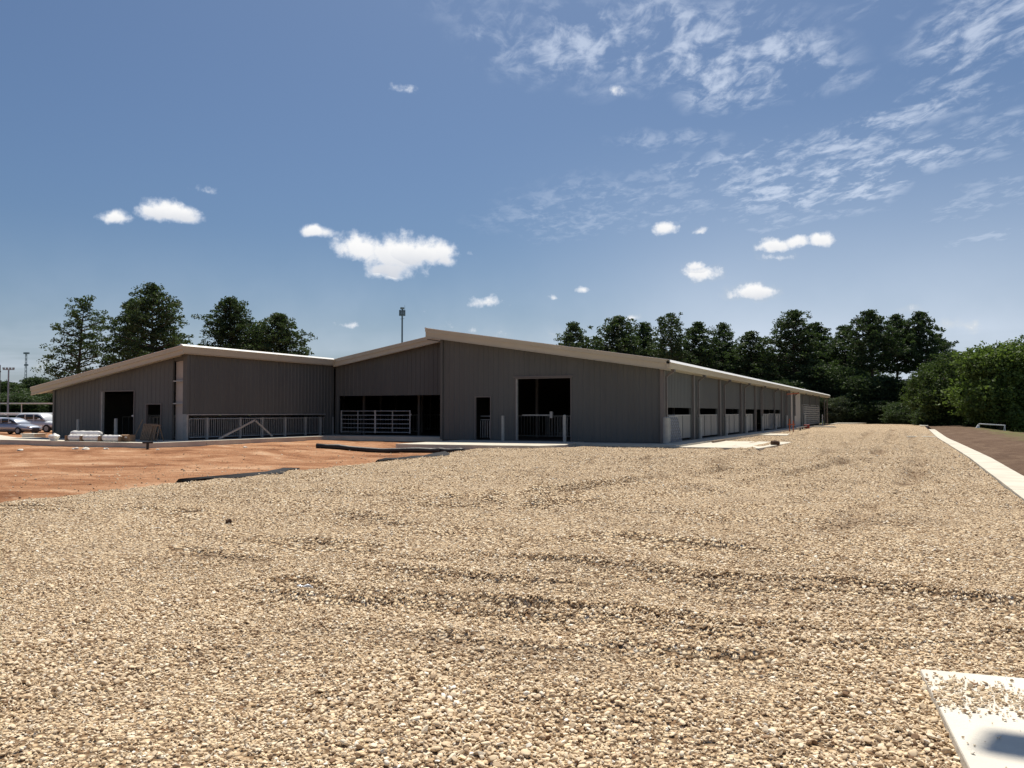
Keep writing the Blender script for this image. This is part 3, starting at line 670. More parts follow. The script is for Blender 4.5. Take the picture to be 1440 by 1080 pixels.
# pen panels in the bays
def panel(a, b_, z1=1.38, m_='panel'):
    q_ = PB().box(-11.07, -11.02, a, b_, .12, z1-.05)
    s__ = a
    while s__ <= b_+.01: q_.box(-11.019, -10.99, s__-.02, s__+.02, .12, z1-.05); s__ += (b_-a)/3
    p = q_.build('pen_panel', m_)
    PB().box(-11.09, -11.0, a, b_, z1-.048, z1).build('top_rail', 'galv', parent=p)
panel(40.6, 45.75); panel(47.5, 52.8); panel(54.9, 60.2); panel(62.4, 66.0); panel(70.3, 74.); panel(77.2, 81.)
def bars(y0, y1, x, z0=.1, z1=1.38, st=.13, ax_='y', parent=barn, name='bar_panel', m_='galv', w_=.022):
    mb = PB(); a = y0
    while a <= y1:
        p0 = (x, a, z0) if ax_ == 'y' else (a, x, z0); p1 = (p0[0], p0[1], z1)
        mb.beam(p0, p1, w_, w_); a += st
    for z in (z0, z1):
        mb.beam((x, y0, z) if ax_ == 'y' else (y0, x, z), (x, y1, z) if ax_ == 'y' else (y1, x, z), .045, .045)
    return mb.build(name, m_, parent=parent)
bars(74.1, 77.1, -11.04, st=.5, w_=.1)
# light cladding and end gate on the long side
PB().box(-10.99, -10.95, 88.4, 89.6, 0, ze-.43).build('door_panel', 'liner')
PB().box(-10.99, -10.94, 91.2, 96.2, 0, ze-.43).build('door_panel', 'liner')
PB().box(-11.02, -10.93, 97.9, 98.2, 0, 2.4).build('door_frame', 'post')
PB().box(-11.02, -10.93, 116.4, 116.7, 0, 2.4).build('door_frame', 'post')
PB().box(-11.03, -10.95, 98.2, 116.4, 2.33, 2.42).build('door_frame', 'post')
# white pilaster / liner in the open corner of the left wing
PB().box(-33.72, -33.0, 30.62, 30.68, .1, zl(-33.4)-.5).build('wall_liner', 'liner')
for z in (3.06, 1.92): PB().box(-33.71, -33.01, 30.42, 30.61, z, z+.06).build('girt', 'galv')
PB().box(-33.0, -32.72, 30.40, 30.54, 1.42, zl(-32.9)-.14).build('column', 'siding')
PB().box(-32.98, -32.72, 30.41, 30.53, .1, 1.41).build('column', 'post')
PB().box(-33.71, -33.0, 30.45, 30.60, zl(-33.4)-.5, zl(-33.7)-.12).build('lintel', 'siding')
PB().box(-32.84, -32.74, 30.55, 41.4, 1.36, 1.42).build('sill_trim', 'galv')
# door frames
def frame(x0, x1, y, z0, z1, w_=.07, m_='galv', left_w=None):
    mb = PB(); lw = left_w or w_
    mb.box(x0-.005, x0+lw, y-.045, y+.1, z0, z1); mb.box(x1-w_, x1+.005, y-.045, y+.1, z0, z1); mb.box(x0+lw, x1-w_, y-.045, y+.1, z1-w_, z1+.005)
    return mb.build('door_frame', m_)
frame(*DOOR[:2], 40, .02, 2.38, .05, 'darkpost'); frame(*BIG[:2], 40, .02, 3.34, .05, 'darkpost', .06); PB().box(-18.955, -18.90, 39.96, 40.1, .02, 3.29).build('door_jamb', 'post')
frame(*LD[:2], 30.4, .12, 2.66, .05, 'darkpost', .08); PB().box(-38.915, -38.84, 30.36, 30.5, .12, 2.6).build('door_jamb', 'post'); frame(*LS[:2], 30.4, .12, 1.96, .05, 'darkpost')
PB().box(BIG[0]-.1, BIG[1]+.1, 39.9, 39.955, 3.36, 3.42).build('lintel', 'darkpost')
# half gates standing in the doorways
def stall_gate(x0, x1, y, z1, mids, name='stall_gate', lift=.15, st=.14):
    mb = PB(); a = x0
    while a <= x1: mb.beam((a, y, lift), (a, y, z1), .03, .03); a += st
    g0 = mb.build(name, 'galv')
    mb = PB()
    for z in mids: mb.tube([(x0, y, z), (x1, y, z)], .025, 6)
    mb.build('rail', 'galv', parent=g0)
    return g0
stall_gate(-21.36, -20.55, 40.45, 1.05, [1.1, 1.3], lift=.12)
stall_gate(-18.9, -15.95, 44.0, 1.25, [1.28], st=.16)
PB().beam((-18.9, 40.6, 1.36), (-17.4, 41.2, 1.36), .05, .05).build('rail', 'galv')
PB().box(-17.5, -17.35, 41.1, 41.25, 1.2, 1.55).build('latch', 'galv')
stall_gate(-38.9, -36.5, 33.2, 1.3, [1.34])
PB().box(-37.6, -36.45, 31.2, 31.26, 1.28, 1.36).build('shelf_board', 'white')
stall_gate(-37.3, -36.5, 31.4, 1.3, [.75], st=.22)
# interior rows: steel columns and pen dividers seen through the openings
for yy in (45.5, 52.8, 60.1, 67.4, 82, 96, 110):
    for xx in (-40, -36.5, -32.8, -28.5, -24.6, -20.2, -17.9, -16.3, -13.8):
        PB().box(xx-.07, xx+.07, yy-.07, yy+.07, 0, (zl(xx) if xx < BX_RIDGE else zr(xx))-.12).build('column', 'post' if xx in (-17.9, -16.3) else 'darkpost')
for xx, yb in ((-17.2, 47.), (-16.8, 50.), (-18.2, 49.)):
    PB().box(xx-.05, xx+.05, yb-.05, yb+.05, 0, 2.2).build('column', 'galv')
for yy in (45.4, 52.7, 60.):
    bars(-22., -11.6, yy, 0.1, 1.3, .2, 'x', name='pen_divider'); bars(-42., -33., yy, 0.1, 1.3, .25, 'x', name='pen_divider')
bars(31., 42., -36., .15, 1.25, .25, 'y', name='pen_divider')
for xx in (-40.5, -38.): bars(33., 42., xx, .15, 1.25, .4, 'y', name='pen_divider')
PB().tube([(-10.9, 121., -.3), (-10.9, 121., 1.25)], .07, 10).build('column', 'whitemetal')
for yy in (123.5, 127.6): PB().box(-10.9, -10.75, yy-.08, yy+.08, -.4, ze-.4).build('column', 'darkpost')

# ------------------------------------------------------------------ things round the barn
# picket fence along the open side of the left wing
fn = thing('pen_fence', 'grey steel picket pen fence standing under the raised wall of the left wing', 'fence', (-32.83, 30.6, .11))
mb = MB(); a = .1
while a < 11.6: mb.beam((0, a, .12), (0, a, 1.06), .026, .026); a += .145
mb.build('pickets', 'galv', fn)
mb = MB(); mb.tube([(0, .1, 1.07), (0, 11.65, 1.07)], .028, 6); mb.build('top_rail', 'galv', fn)
mb = MB(); mb.tube([(0, .1, .12), (0, 11.65, .12)], .024, 6); mb.build('bottom_rail', 'galv', fn)
for a in (1.25, 3.6, 5.3, 7.2, 9.0, 10.4, 11.6): MB().box(-.05, .05, a-.06, a+.06, 0, 1.12).build('post', 'post', fn)

def tube_gate(name, label, loc, rz, L_, H_, nr, group=None):
    g0 = thing(name, label, 'gate', loc, rz, group)
    mb = MB()
    r0 = .028
    mb.tube([(0, 0, .0), (0, 0, H_)], r0*1.5, 8); mb.tube([(L_, 0, 0), (L_, 0, H_)], r0*1.5, 8); mb.build('frame', 'galv', g0)
    mb = MB()
    for i_ in range(nr): z = H_*(.04+.93*i_/(nr-1)); mb.tube([(0, 0, z), (L_, 0, z)], r0, 6)
    mb.build('rails', 'galv', g0)
    mb = MB(); mb.box(L_/2-.025, L_/2+.025, -.03, .03, .05, H_*.98); mb.build('stile', 'galv', g0)
    mb = MB(); mb.box(L_-.02, L_+.1, -.04, .04, H_*.78, H_*.84); mb.build('latch', 'galv', g0)
    return g0
tube_gate('livestock_gate', 'left one of two galvanised tubular gates in the black opening of the recessed front', (-31.92, 41.9, .25), 0, 2.52, 1.38, 6, 'gates in the recessed opening')
tube_gate('livestock_gate', 'right one of two galvanised tubular gates in the black opening of the recessed front', (-29.36, 41.9, .25), 0, 2.48, 1.38, 6, 'gates in the recessed opening')
t_ = thing('livestock_gate', 'tall square-mesh tubular gate across the far opening of the long side wall', 'gate', (-10.85, 98.5, .05), R(90))
mb = MB()
for i_ in range(9): z = .1+i_*.25; mb.tube([(0, 0, z), (17.4, 0, z)], .045, 6)
mb.build('rails', 'galv', t_)
mb = MB()
for i_ in range(13): a = i_*1.45; mb.tube([(a, 0, .05), (a, 0, 2.2)], .06, 6)
mb.build('stiles', 'galv', t_)

# bollards
def bollard(loc, r_, h_, label):
    o = MB().tube([(0, 0, -.05), (0, 0, h_-.03)], r_, 18).build('bollard', 'post')
    o.location = loc
    bm = bmesh.new(); bm.from_mesh(o.data)
    bmesh.ops.create_uvsphere(bm, u_segments=18, v_segments=6, radius=r_*.98, matrix=Matrix.Translation((0, 0, h_-.04)) @ Matrix.Diagonal((1, 1, .35, 1)))
    bm.to_mesh(o.data); bm.free()
    return tag(o, label, 'bollard', 'grey pipe bollards guarding the doorways')
bollard((-19.35, 39.15, 0), .085, 1.36, 'slim grey pipe bollard between the narrow door and the big doorway of the front block')
bollard((-15.75, 38.9, 0), .085, 1.40, 'grey pipe bollard at the right jamb of the big doorway of the front block')
bollard((-39.9, 29.75, .11), .075, 1.05, 'grey pipe bollard behind the long white roll, left of the left wing doorway')
bollard((-37.0, 29.75, .11), .085, 1.10, 'grey pipe bollard in front of the left wing doorway')
bollard((-10.72, 39.6, 0), .15, 1.28, 'thickest grey bollard standing at the right front corner of the barn')
bollard((-10.6, 96.9, 0), .15, 1.3, 'small far grey bollard beside the mesh gate on the long side wall')

# leaning chain-link sheet at the first bay
sh = thing('mesh_sheet', 'blue grey diamond mesh sheet leaning against the first pen panel of the long wall', 'mesh panel', (-10.8, 40.75, 0))
m, t, b = new_mat('blue grey diamond mesh'); M['mesh'] = m
b.inputs['Base Color'].default_value = (.20, .23, .29, 1); b.inputs['Roughness'].default_value = .5; b.inputs['Metallic'].default_value = .2
mb = MB(); mb.hexa([(0, 0, 0), (.03, 0, 0), (.03, 2.2, 0), (0, 2.2, 0), (-.12, 0, 1.28), (-.09, 0, 1.28), (-.09, 1.75, 1.28), (-.12, 1.75, 1.28)]); mb.build('sheet', 'mesh', sh)
mb = MB()
for i_ in range(-6, 9):
    for s__ in (1, -1):
        pts = []
        for k_ in range(41):
            f = k_/40; yy = i_*.36+(1.5*f if s__ > 0 else 1.5*(1-f))
            if .03 < yy < 2.17-.42*f: pts.append((.042-.12*f, yy, 1.26*f+.01))
        if len(pts) > 2: mb.beam(pts[0], pts[-1], .018, .03)
mb.build('lattice', 'panel', sh)
MB().beam((-.09, 0, 1.3), (-.09, 1.75, 1.3), .04, .04).build('top_rail', 'galv', sh)

# bent angle iron propped on the fence
o = MB().beam((0, 0, .05), (0, 2.62, 1.0), .07, .10).beam((0, 2.58, .98), (0, 3.95, .08), .07, .09).build('bent_steel_angle', 'galv')
o.location = (-32.05, 31.9, .10); tag(o, 'bent steel angle forming an upside down V before the picket fence', 'steel angle')

# white wrapped rolls with cardboard ends on the apron
def roll(label, loc, L_, r_, rz=0, tilt=0, ends=True):
    t0 = thing('insulation_roll', label, 'roll', loc, rz, 'white wrapped insulation rolls on the left apron')
    n_ = 12; pts = [(L_*i_/(n_-1), 0, r_+.01*math.sin(i_*2.1)) for i_ in range(n_)]
    rad = [r_*(.86 if i_ in (0, n_-1) else 1+.04*math.sin(i_*1.7)) for i_ in range(n_)]
    MB().tube(pts, rad, 14).build('wrap', 'white', t0, smooth=True)
    if ends:
        MB().box(-.14, -.02, -r_*1.1, r_*1.1, 0, r_*1.7).build('end_card', 'card', t0); MB().box(L_+.02, L_+.12, -r_*1.1, r_*1.1, 0, r_*1.6).build('end_card', 'card', t0)
    return t0
AZ = .11
roll('white wrapped roll at the left end of the lower row on the left apron', (-37.2, 27.3, AZ), .85, .155, R(3))
roll('middle white wrapped roll of the lower row, between cardboard ends', (-36.2, 27.35, AZ), 1.05, .15, R(3))
roll('white wrapped roll at the right end of the lower row, beside the cardboard box', (-34.9, 27.4, AZ), 1.1, .16, R(3))
roll('longest white wrapped roll lying raised behind and above the lower row', (-37.55, 27.7, AZ+.17), 1.95, .16, R(2), ends=False)
tt = thing('shipping_pallet', 'low brown wooden bearer rack carrying the longest white roll', 'pallet', (-37.85, 27.7, AZ))
MB().box(0, 2.3, -.2, .2, .08, .165).build('deck', 'wood', tt)
for a in (0, 1.1, 2.15): MB().box(a, a+.12, -.2, .2, 0, .078).build('bearer', 'wood', tt)
bg = bmesh.new(); bmesh.ops.create_icosphere(bg, subdivisions=3, radius=.25)
for v_ in bg.verts:
    p = v_.co; k_ = 1+.18*math.sin(p.x*17+1)*math.cos(p.y*14)+.1*math.sin(p.z*22); v_.co = Vector((p.x*1.1*k_, p.y*.8*k_, p.z*.75*k_+.17)); v_.co.z = max(0, v_.co.z)
me = bpy.data.meshes.new('plastic_bag'); bg.to_mesh(me); bg.free(); o = bpy.data.objects.new('plastic_bag', me); C.objects.link(o); me.materials.append(M['white'])
o.location = (-38.35, 27.3, AZ); tag(o, 'crumpled white plastic bag left of the white rolls', 'bag')
tt = thing('cardboard_box', 'open brown cardboard box right of the white rolls', 'box', (-33.75, 27.5, AZ), R(4))
mb = MB(); mb.box(0, .45, 0, .02, 0, .33); mb.box(0, .45, .33, .35, 0, .33); mb.box(0, .02, .021, .329, 0, .33); mb.box(.43, .45, .021, .329, 0, .33); mb.box(.021, .429, .021, .329, 0, .02); mb.build('body', 'card', tt)
MB().box(.15, .30, -.006, -.002, .18, .26).build('shipping_label', 'white', tt)
MB().hexa([(0, -.12, .30), (.45, -.12, .30), (.45, 0, .335), (0, 0, .335), (0, -.12, .31), (.45, -.12, .31), (.45, 0, .345), (0, 0, .345)]).build('flap', 'card', tt)
# pallet leaning by the small door and boards
tt = thing('wooden_pallet', 'brown slatted wooden pallet leaning by the small doorway of the left wing', 'pallet', (-34.1, 28.8, AZ))
tt.rotation_euler = (R(-14), 0, R(-6))
mb = MB()
for i_ in range(9): mb.box(i_*.125, i_*.125+.085, -.03, -.005, .02, .86)
mb.build('slats', 'wood', tt)
for z in (.06, .40, .76): MB().box(0, 1.09, 0, .09, z, z+.05).build('bearer', 'wood', tt)
o = MB().beam((0, 0, 0), (.28, .35, 1.05), .16, .035).build('wooden_board', 'wood'); o.location = (-34.5, 28.7, AZ); tag(o, 'single grey board leaning left of the slatted pallet', 'board')
tt = thing('sawhorse', 'dark folding sawhorse standing right of the leaning pallet', 'sawhorse', (-33.3, 28.85, AZ))
MB().box(-.02, .5, -.04, .04, .72, .80).build('beam', 'wood', tt)
for a in (0.02, .46):
    for s__ in (1, -1): MB().beam((a, 0, .72), (a+.06*(1 if a > .2 else -1), s__*.22, 0), .05, .03).build('leg', 'wood', tt)
tt = thing('pipe_stub', 'small dark capped pipe stub standing in the clay at the apron corner', 'pipe', (-31.0, 26.6, -.3))
MB().tube([(0, 0, 0), (0, 0, .42)], .06, 10).build('riser', 'black', tt); MB().tube([(-.3, 0, .44), (.3, 0, .46)], .045, 8).build('crossbar', 'black', tt)

# long black rolls on the clay
def log_(name, label, pts, r_, m_='black'):
    n_ = []; 
    for a, b_ in zip(pts[:-1], pts[1:]):
        for k_ in range(6): n_.append(Vector(a).lerp(Vector(b_), k_/6))
    n_.append(Vector(pts[-1]))
    for p in n_: p.z = float(ground_z(np.array([p.x]), np.array([p.y]))[0])+r_*.9
    base = n_[0].copy()
    P_ = [p-base+Vector((0, random.uniform(-.015, .015), random.uniform(-.012, .012))) for p in n_]
    o = MB().tube(P_, [r_*(1+random.uniform(-.16, .14)) for _ in P_], 10).build(name, m_, smooth=True); o.location = base
    return tag(o, label, 'pipe' if 'pipe' in name else 'fabric roll')
log_('fabric_roll', 'long black fabric roll with a squared left end lying on the orange clay', [(-24.8, 30.7, -.29), (-22.0, 32.0, -.28), (-19.6, 33.0, -.28)], .12)
log_('fabric_roll', 'shorter black roll overlapping in front of the porch slab edge', [(-20.9, 32.95, -.29), (-19.6, 33.25, -.27), (-18.5, 33.4, -.25)], .12)
log_('black_pipe', 'thin black flexible pipe lying along the back of the fabric roll', [(-24.1, 31.5, -.30), (-22.2, 32.35, -.27), (-21.2, 32.8, -.30)], .05)
def ribbon(label, pts, w_, z0):
    mb = MB(); base = Vector((pts[0][0], pts[0][1], z0)); rows = []
    for i_, (x, y) in enumerate(pts):
        xs_ = x+w_[i_]*np.array([1., .8, .6, .4, .2, 0.])+np.array([0, 0, 0, 0, 0, -.12]); ys_ = np.full(6, y)-np.array([0, 0, .03, .05, .08, .1])
        zz = gravel_z(xs_, ys_)+np.array([.015, .045, .06, .06, .05, -.06])+np.array([random.uniform(-.012, .012) for _ in range(6)])
        rows.append([Vector((a, b_, c))-base for a, b_, c in zip(xs_, ys_, zz)])
    n_ = len(rows); vs = [p for r_ in rows for p in r_]+[p+Vector((0, 0, -.02)) for r_ in rows for p in r_]; K = 6; o2 = n_*K; fs = []
    for i_ in range(n_-1):
        for k_ in range(K-1):
            a = i_*K+k_; fs += [(a, a+1, a+K+1, a+K), (o2+a, o2+a+K, o2+a+K+1, o2+a+1)]
        a = i_*K; fs += [(a, a+K, o2+a+K, o2+a), (a+K-1, o2+a+K-1, o2+a+2*K-1, a+2*K-1)]
    for k_ in range(K-1): fs += [(k_, o2+k_, o2+k_+1, k_+1), ((n_-1)*K+k_, (n_-1)*K+k_+1, o2+(n_-1)*K+k_+1, o2+(n_-1)*K+k_)]
    o = mb.add(vs, fs).build('fabric_liner', 'fabric'); o.location = base
    return tag(o, label, 'fabric', 'dark liner edges along the gravel border')
def edge_pts(y0, y1, n_): return [(float(left_edge(np.array([y]))[0])+.02, y) for y in np.linspace(y0, y1, n_)]
ribbon('dark liner edge showing at the middle of the gravel border, nearest the camera', edge_pts(14.6, 19.2, 9), [.04, .14, .26, .42, .55, .62, .50, .28, .05], -.3)
ribbon('dark liner edge at the far end of the gravel border near the black rolls', edge_pts(23.2, 29.4, 10), [.05, .12, .25, .35, .5, .7, .85, .8, .5, .1], -.3)

# small bits on the gravel
o = MB().tube([(0, 0, 0), (.12, .1, .0), (.30, .26, 0)], [.12, .15, .11], 9).build('rubble_lump', 'clod'); o.location = (-6.2, 42.5, -.02); tag(o, 'dark lump of rubble at the right tip of the concrete pad', 'rubble')
o = MB().beam((0, 0, 0), (.0, 3.0, .0), .12, .09).build('timber_offcut', 'wood'); o.location = (-9.45, 44.2, -.05); tag(o, 'thin timber lying on the pad beside the long wall', 'timber')
def lump(name, label, cat, loc, r_, m_, sd, flat=.7):
    bm = bmesh.new(); bmesh.ops.create_icosphere(bm, subdivisions=3, radius=r_); rs_ = np.random.RandomState(sd); ph = rs_.uniform(0, 6, 6)
    for v_ in bm.verts:
        p = v_.co/r_; k_ = 1+.22*math.sin(p.x*3.1+ph[0])*math.sin(p.y*2.7+ph[1])+.14*math.sin(p.z*5+ph[2]+p.x*4)+.08*math.sin(p.y*11+ph[3])*math.cos(p.x*9+ph[4]); v_.co = v_.co*k_; v_.co.z *= flat
    me = bpy.data.meshes.new(name); bm.to_mesh(me); bm.free(); o = bpy.data.objects.new(name, me); C.objects.link(o); me.materials.append(M[m_]); o.location = loc
    return tag(o, label, cat)
lump('clay_clod', 'dark red brown clod of clay alone on the gravel at the left', 'clod', (-9.32, 9.5, float(gravel_z(np.array([-9.32]), np.array([9.5]))[0])+.025), .045, 'clod', 1, .8)
tt = thing('plastic_bottle', 'crushed clear plastic bottle glinting on the gravel', 'bottle', (-4.98, 6.0, float(gravel_z(np.array([-4.98]), np.array([6.0]))[0])+.045), R(50))
tt.scale = (.75, .75, .75)
MB().tube([(-.08, 0, .03), (-.05, 0, .034), (0, 0, .022), (.05, 0, .034), (.075, 0, .028), (.095, 0, .013)], [.028, .033, .024, .033, .026, .012], 12).build('body', 'bottle', tt, smooth=True)
MB().tube([(.096, 0, .013), (.112, 0, .013)], .015, 10).build('cap', 'whitemetal', tt)
for (x, y, r_, sd, lb) in [(-34.59, 25.7, .13, 3, 'left one of the pale stones lying on clay below the apron'), (-33.93, 25.7, .17, 4, 'largest pale stone lying on clay below the apron'), (-32.7, 25.8, .1, 5, 'small pale stone on clay below the cardboard box'),
                           (-36.6, 24.4, .12, 6, 'pale stone alone on the clay left of the others'), (-29.77, 26.08, .07, 7, 'tiny pale stone on clay below the picket fence'), (-27.7, 29.2, .08, 8, 'tiny pale stone on clay left of the long black roll')]:
    lump('loose_stone', lb, 'stone', (x, y, float(ground_z(np.array([x*1.]), np.array([y*1.]))[0])+.02), r_, 'limestone', sd, .5)
tt = lump('litter_scrap', 'white scrap lying on the brown bank beyond the pavement', 'litter', (4.1, 29.5, -.05), .10, 'white', 12, .3)

# orange stand and red box on the far gravel
tt = thing('barricade_stand', 'thin orange stand with a tall mast on gravel by the light door panel', 'stand', (-9.3, 74., -.14))
MB().beam((0, 0, 0), (0, 0, 1.1), .08, .08).build('leg', 'orange', tt); MB().beam((.28, .12, 0), (.28, .12, .95), .08, .08).build('leg', 'orange', tt)
MB().beam((-.15, -.05, .62), (.42, .18, .62), .06, .08).build('crossbar', 'orange', tt)
MB().beam((.1, .05, .6), (.1, .05, 3.2), .05, .05).build('mast', 'darkpost', tt); MB().beam((-.2, -.05, 3.2), (.75, .3, 3.28), .08, .09).build('top_arm', 'orange', tt)
tt = thing('barrier_rail', 'low dark rail with a red end box lying along the kerb by the mesh gate', 'rail', (-8.9, 76., -.14), R(4))
MB().beam((-.1, 0, .28), (.3, 13.2, .24), .09, .09).build('rail', 'darkpost', tt); MB().box(.0, .55, 13.1, 13.6, 0, .42).build('end_box', 'red', tt, bevel=.02)
for a in (4., 9.): MB().box(-.02, .12, a, a+.1, 0, .24).build('foot', 'darkpost', tt)

# football goal on the low field
tt = thing('football_goal', 'small white framed football goal behind the brown bank', 'goal', (6.4, 98.5, -2.0), R(26))
tt.scale = (.77, .8, 1.08)
mb = MB(); mb.tube([(0, 0, 0), (0, 0, 2.15)], .05, 8); mb.tube([(3.5, 0, 0), (3.5, 0, 2.0)], .05, 8); mb.tube([(-.05, 0, 2.15), (3.55, 0, 2.0)], .055, 8); mb.build('frame', 'whitemetal', tt)
mb = MB(); mb.tube([(3.5, 0, 2.0), (3.85, .7, 1.95), (3.85, 1.4, 0)], .035, 6); mb.tube([(0, 0, 2.1), (-.1, 1.4, 0)], .035, 6); mb.tube([(-.1, 1.4, .05), (3.85, 1.4, .05)], .035, 6); mb.build('back_stay', 'whitemetal', tt)
mb = MB(); mb.hexa([(-.65, -.05, 1.55), (-.5, -.05, 1.5), (-.5, .05, 1.5), (-.65, .05, 1.55), (-.15, -.05, 2.1), (.1, -.05, 1.8), (.1, .05, 1.8), (-.15, .05, 2.1)]); mb.build('net_bundle', 'whitemetal', tt)

# ------------------------------------------------------------------ parked cars on the left
def loft(stations, nseg=14, p=3.2):
    """stations: (x, z0, z1, halfwidth); superellipse sections"""
    mb = MB(); vs = []; fs = []
    for (x, z0, z1, hw) in stations:
        for k_ in range(nseg):
            a = 2*math.pi*k_/nseg; c, s = math.cos(a), math.sin(a)
            vs.append((x, hw*math.copysign(abs(c)**(2/p), c), (z0+z1)/2+(z1-z0)/2*math.copysign(abs(s)**(2/p), s)))
    n_ = len(stations)
    for i_ in range(n_-1):
        for k_ in range(nseg): fs.append((i_*nseg+k_, (i_+1)*nseg+k_, (i_+1)*nseg+(k_+1) % nseg, i_*nseg+(k_+1) % nseg))
    fs += [tuple(range(nseg)), tuple((n_-1)*nseg+k_ for k_ in range(nseg))[::-1]]
    return mb.add(vs, fs)
def car(name, label, cat, loc, rz, paint, suv):
    t0 = thing(name, label, cat, loc, rz, None)
    if not suv:   # nose towards +x
        L_ = 4.6; body = [(0, .42, .86, .72), (.12, .3, .95, .84), (.7, .25, 1.0, .9), (1.6, .22, 1.0, .91), (3.0, .22, .97, .91), (3.7, .25, .86, .88), (4.3, .28, .76, .82), (4.55, .32, .66, .70), (4.6, .38, .6, .6)]
        cab = [(.45, .95, .97, .74), (1.05, .9, 1.36, .68), (1.6, .9, 1.44, .66), (2.3, .9, 1.43, .66), (2.75, .9, 1.3, .68), (3.35, .9, .95, .76)]
        gl = [(.62, .99, 1.03, .76), (1.08, .98, 1.30, .725), (1.6, .98, 1.36, .72), (2.3, .98, 1.35, .72), (2.72, .98, 1.22, .725), (3.18, .97, 1.0, .78)]; wx = (.85, 3.6); wr = .32
    else:
        L_ = 4.9; body = [(0, .55, 1.05, .82), (.1, .4, 1.14, .92), (.7, .35, 1.18, .96), (2.0, .33, 1.16, .97), (3.4, .33, 1.12, .97), (4.2, .36, 1.05, .94), (4.75, .42, .92, .88), (4.9, .5, .8, .75)]
        cab = [(.08, 1.1, 1.5, .80), (.35, 1.1, 1.80, .78), (1.2, 1.1, 1.86, .78), (2.6, 1.1, 1.84, .77), (3.0, 1.1, 1.7, .78), (3.6, 1.1, 1.15, .86)]
        gl = [(.3, 1.2, 1.62, .835), (.5, 1.2, 1.70, .835), (1.2, 1.2, 1.72, .835), (2.6, 1.2, 1.70, .83), (2.9, 1.2, 1.58, .835), (3.35, 1.2, 1.25, .86)]; wx = (.95, 3.9); wr = .38
    loft(body).build('body', paint, t0, smooth=True)
    cb = loft(cab, p=4).build('cabin', paint, t0, smooth=True)
    gs = loft(gl, p=5).build('windows', 'glass', t0, smooth=True)
    for xx in ((1.5, 2.35) if not suv else (1.25, 2.25)):
        for s in (1, -1): MB().box(xx, xx+.09, s*.70-.04 if not suv else s*.82-.04, s*.70+.04 if not suv else s*.82+.04, .95, 1.36 if not suv else 1.72).build('pillar', paint, t0)
    for xx in wx:
        for s in (1, -1):
            wy = s*(.82 if not suv else .88)
            wh = MB().tube([(xx, wy-.1, wr), (xx, wy+.1, wr)], wr, 18).build('wheel', 'tyre', t0); MB().tube([(xx, wy-.105, wr), (xx, wy+.105, wr)], wr*.6, 14).build('rim', 'galv', wh)
    for s in (1, -1):
        MB().box(L_-.25, L_-.06, s*.58-.15, s*.58+.15, .62 if not suv else .78, .72 if not suv else .92).build('headlight', 'lamp', t0, bevel=.03)
        MB().box((2.75 if not suv else 3.05)-.06, (2.75 if not suv else 3.05)+.12, s*(.98 if not suv else 1.02)-.1, s*(.98 if not suv else 1.02)+.1, .95 if not suv else 1.15, 1.08 if not suv else 1.32).build('mirror', paint, t0, bevel=.03)
    MB().box(L_-.06, L_+.02, -.35, .35, .40, .56).build('grille', 'black', t0)
    MB().box(-.03, L_+.03, -.5, .5, .24, .38).build('bumper', 'black', t0)
    return t0
car('parked_sedan', 'silver sedan parked with its bonnet towards the barn', 'car', (-72.2, 45.8, -.38), R(8), 'silver', False)
car('parked_van', 'light silver van with three dark side windows, half hidden by the barn corner', 'van', (-76.7, 51.2, -.38), R(10), 'whitepaint', True)
car('parked_sedan', 'dark blue grey car behind the silver sedan, mostly hidden', 'car', (-81.5, 50.5, -.38), R(12), 'silver', False)
# open white shelters beyond the cars
tt = thing('canopy_shelter', 'long low white canopy on thin posts behind the parked cars', 'canopy', (-106., 62., -.45), R(30))
MB().box(0, 24, 0, 4, 3.0, 3.16).build('roof', 'whitemetal', tt)
for a in (.3, 8, 16, 23.7): MB().tube([(a, .2, 0), (a, .2, 3.0)], .06, 8).build('post', 'whitemetal', tt)
MB().box(0, 24, -.05, .0, 1.6, 1.72).build('rail', 'whitemetal', tt)
tt = thing('white_pipe_rack', 'white horizontal pipe rail just above the roofs of the cars', 'rail', (-84., 48., -.45), R(25))
MB().tube([(0, 0, 1.85), (12, 0, 1.85)], .07, 8).build('rail', 'whitemetal', tt); MB().tube([(-1, .1, 1.55), (3.0, .1, 1.6)], .11, 8).build('pipe', 'whitemetal', tt)
for a in (.5, 4, 8, 11.5): MB().tube([(a, 0, 0), (a, 0, 1.85)], .05, 8).build('post', 'whitemetal', tt)
tt = thing('waste_bin', 'tall green plastic wheeled bin at the far left edge', 'bin', (-61.9, 38.6, -.42), R(20))
MB().hexa([(-.5, -.4, .1), (.35, -.4, .1), (.35, .4, .1), (-.5, .4, .1), (-.62, -.5, 1.55), (.5, -.5, 1.55), (.5, .5, 1.55), (-.62, .5, 1.55)]).build('body', 'green', tt)
MB().box(-.66, .54, -.54, .54, 1.56, 1.64).build('lid', 'green', tt, bevel=.02)
for s in (1, -1): MB().tube([(-.3, s*.42, .1), (-.3, s*.48, .1)], .1, 10).build('wheel', 'tyre', tt)
for i_, (x, y, lb) in enumerate([(-53.2, 35.6, 'left one of two short dark stakes in the clay before the cars'), (-51.9, 35.4, 'right one of two short dark stakes in the clay before the cars')]):
    o = MB().tube([(0, 0, 0), (.01, 0, .62)], [.035, .03], 7).build('survey_stake', 'polewood'); o.location = (x, y, -.42); tag(o, lb, 'stake', 'short stakes before the cars')
tt = thing('hvac_unit', 'low pale block at the left foot of the barn by the walkway', 'block', (-44.9, 30.6, -.38))
MB().box(-.9, .2, 0, .7, 0, .62).build('body', 'conc_worn', tt, bevel=.02); MB().box(-.95, .25, -.05, .75, .622, .68).build('lid', 'conc_worn', tt)

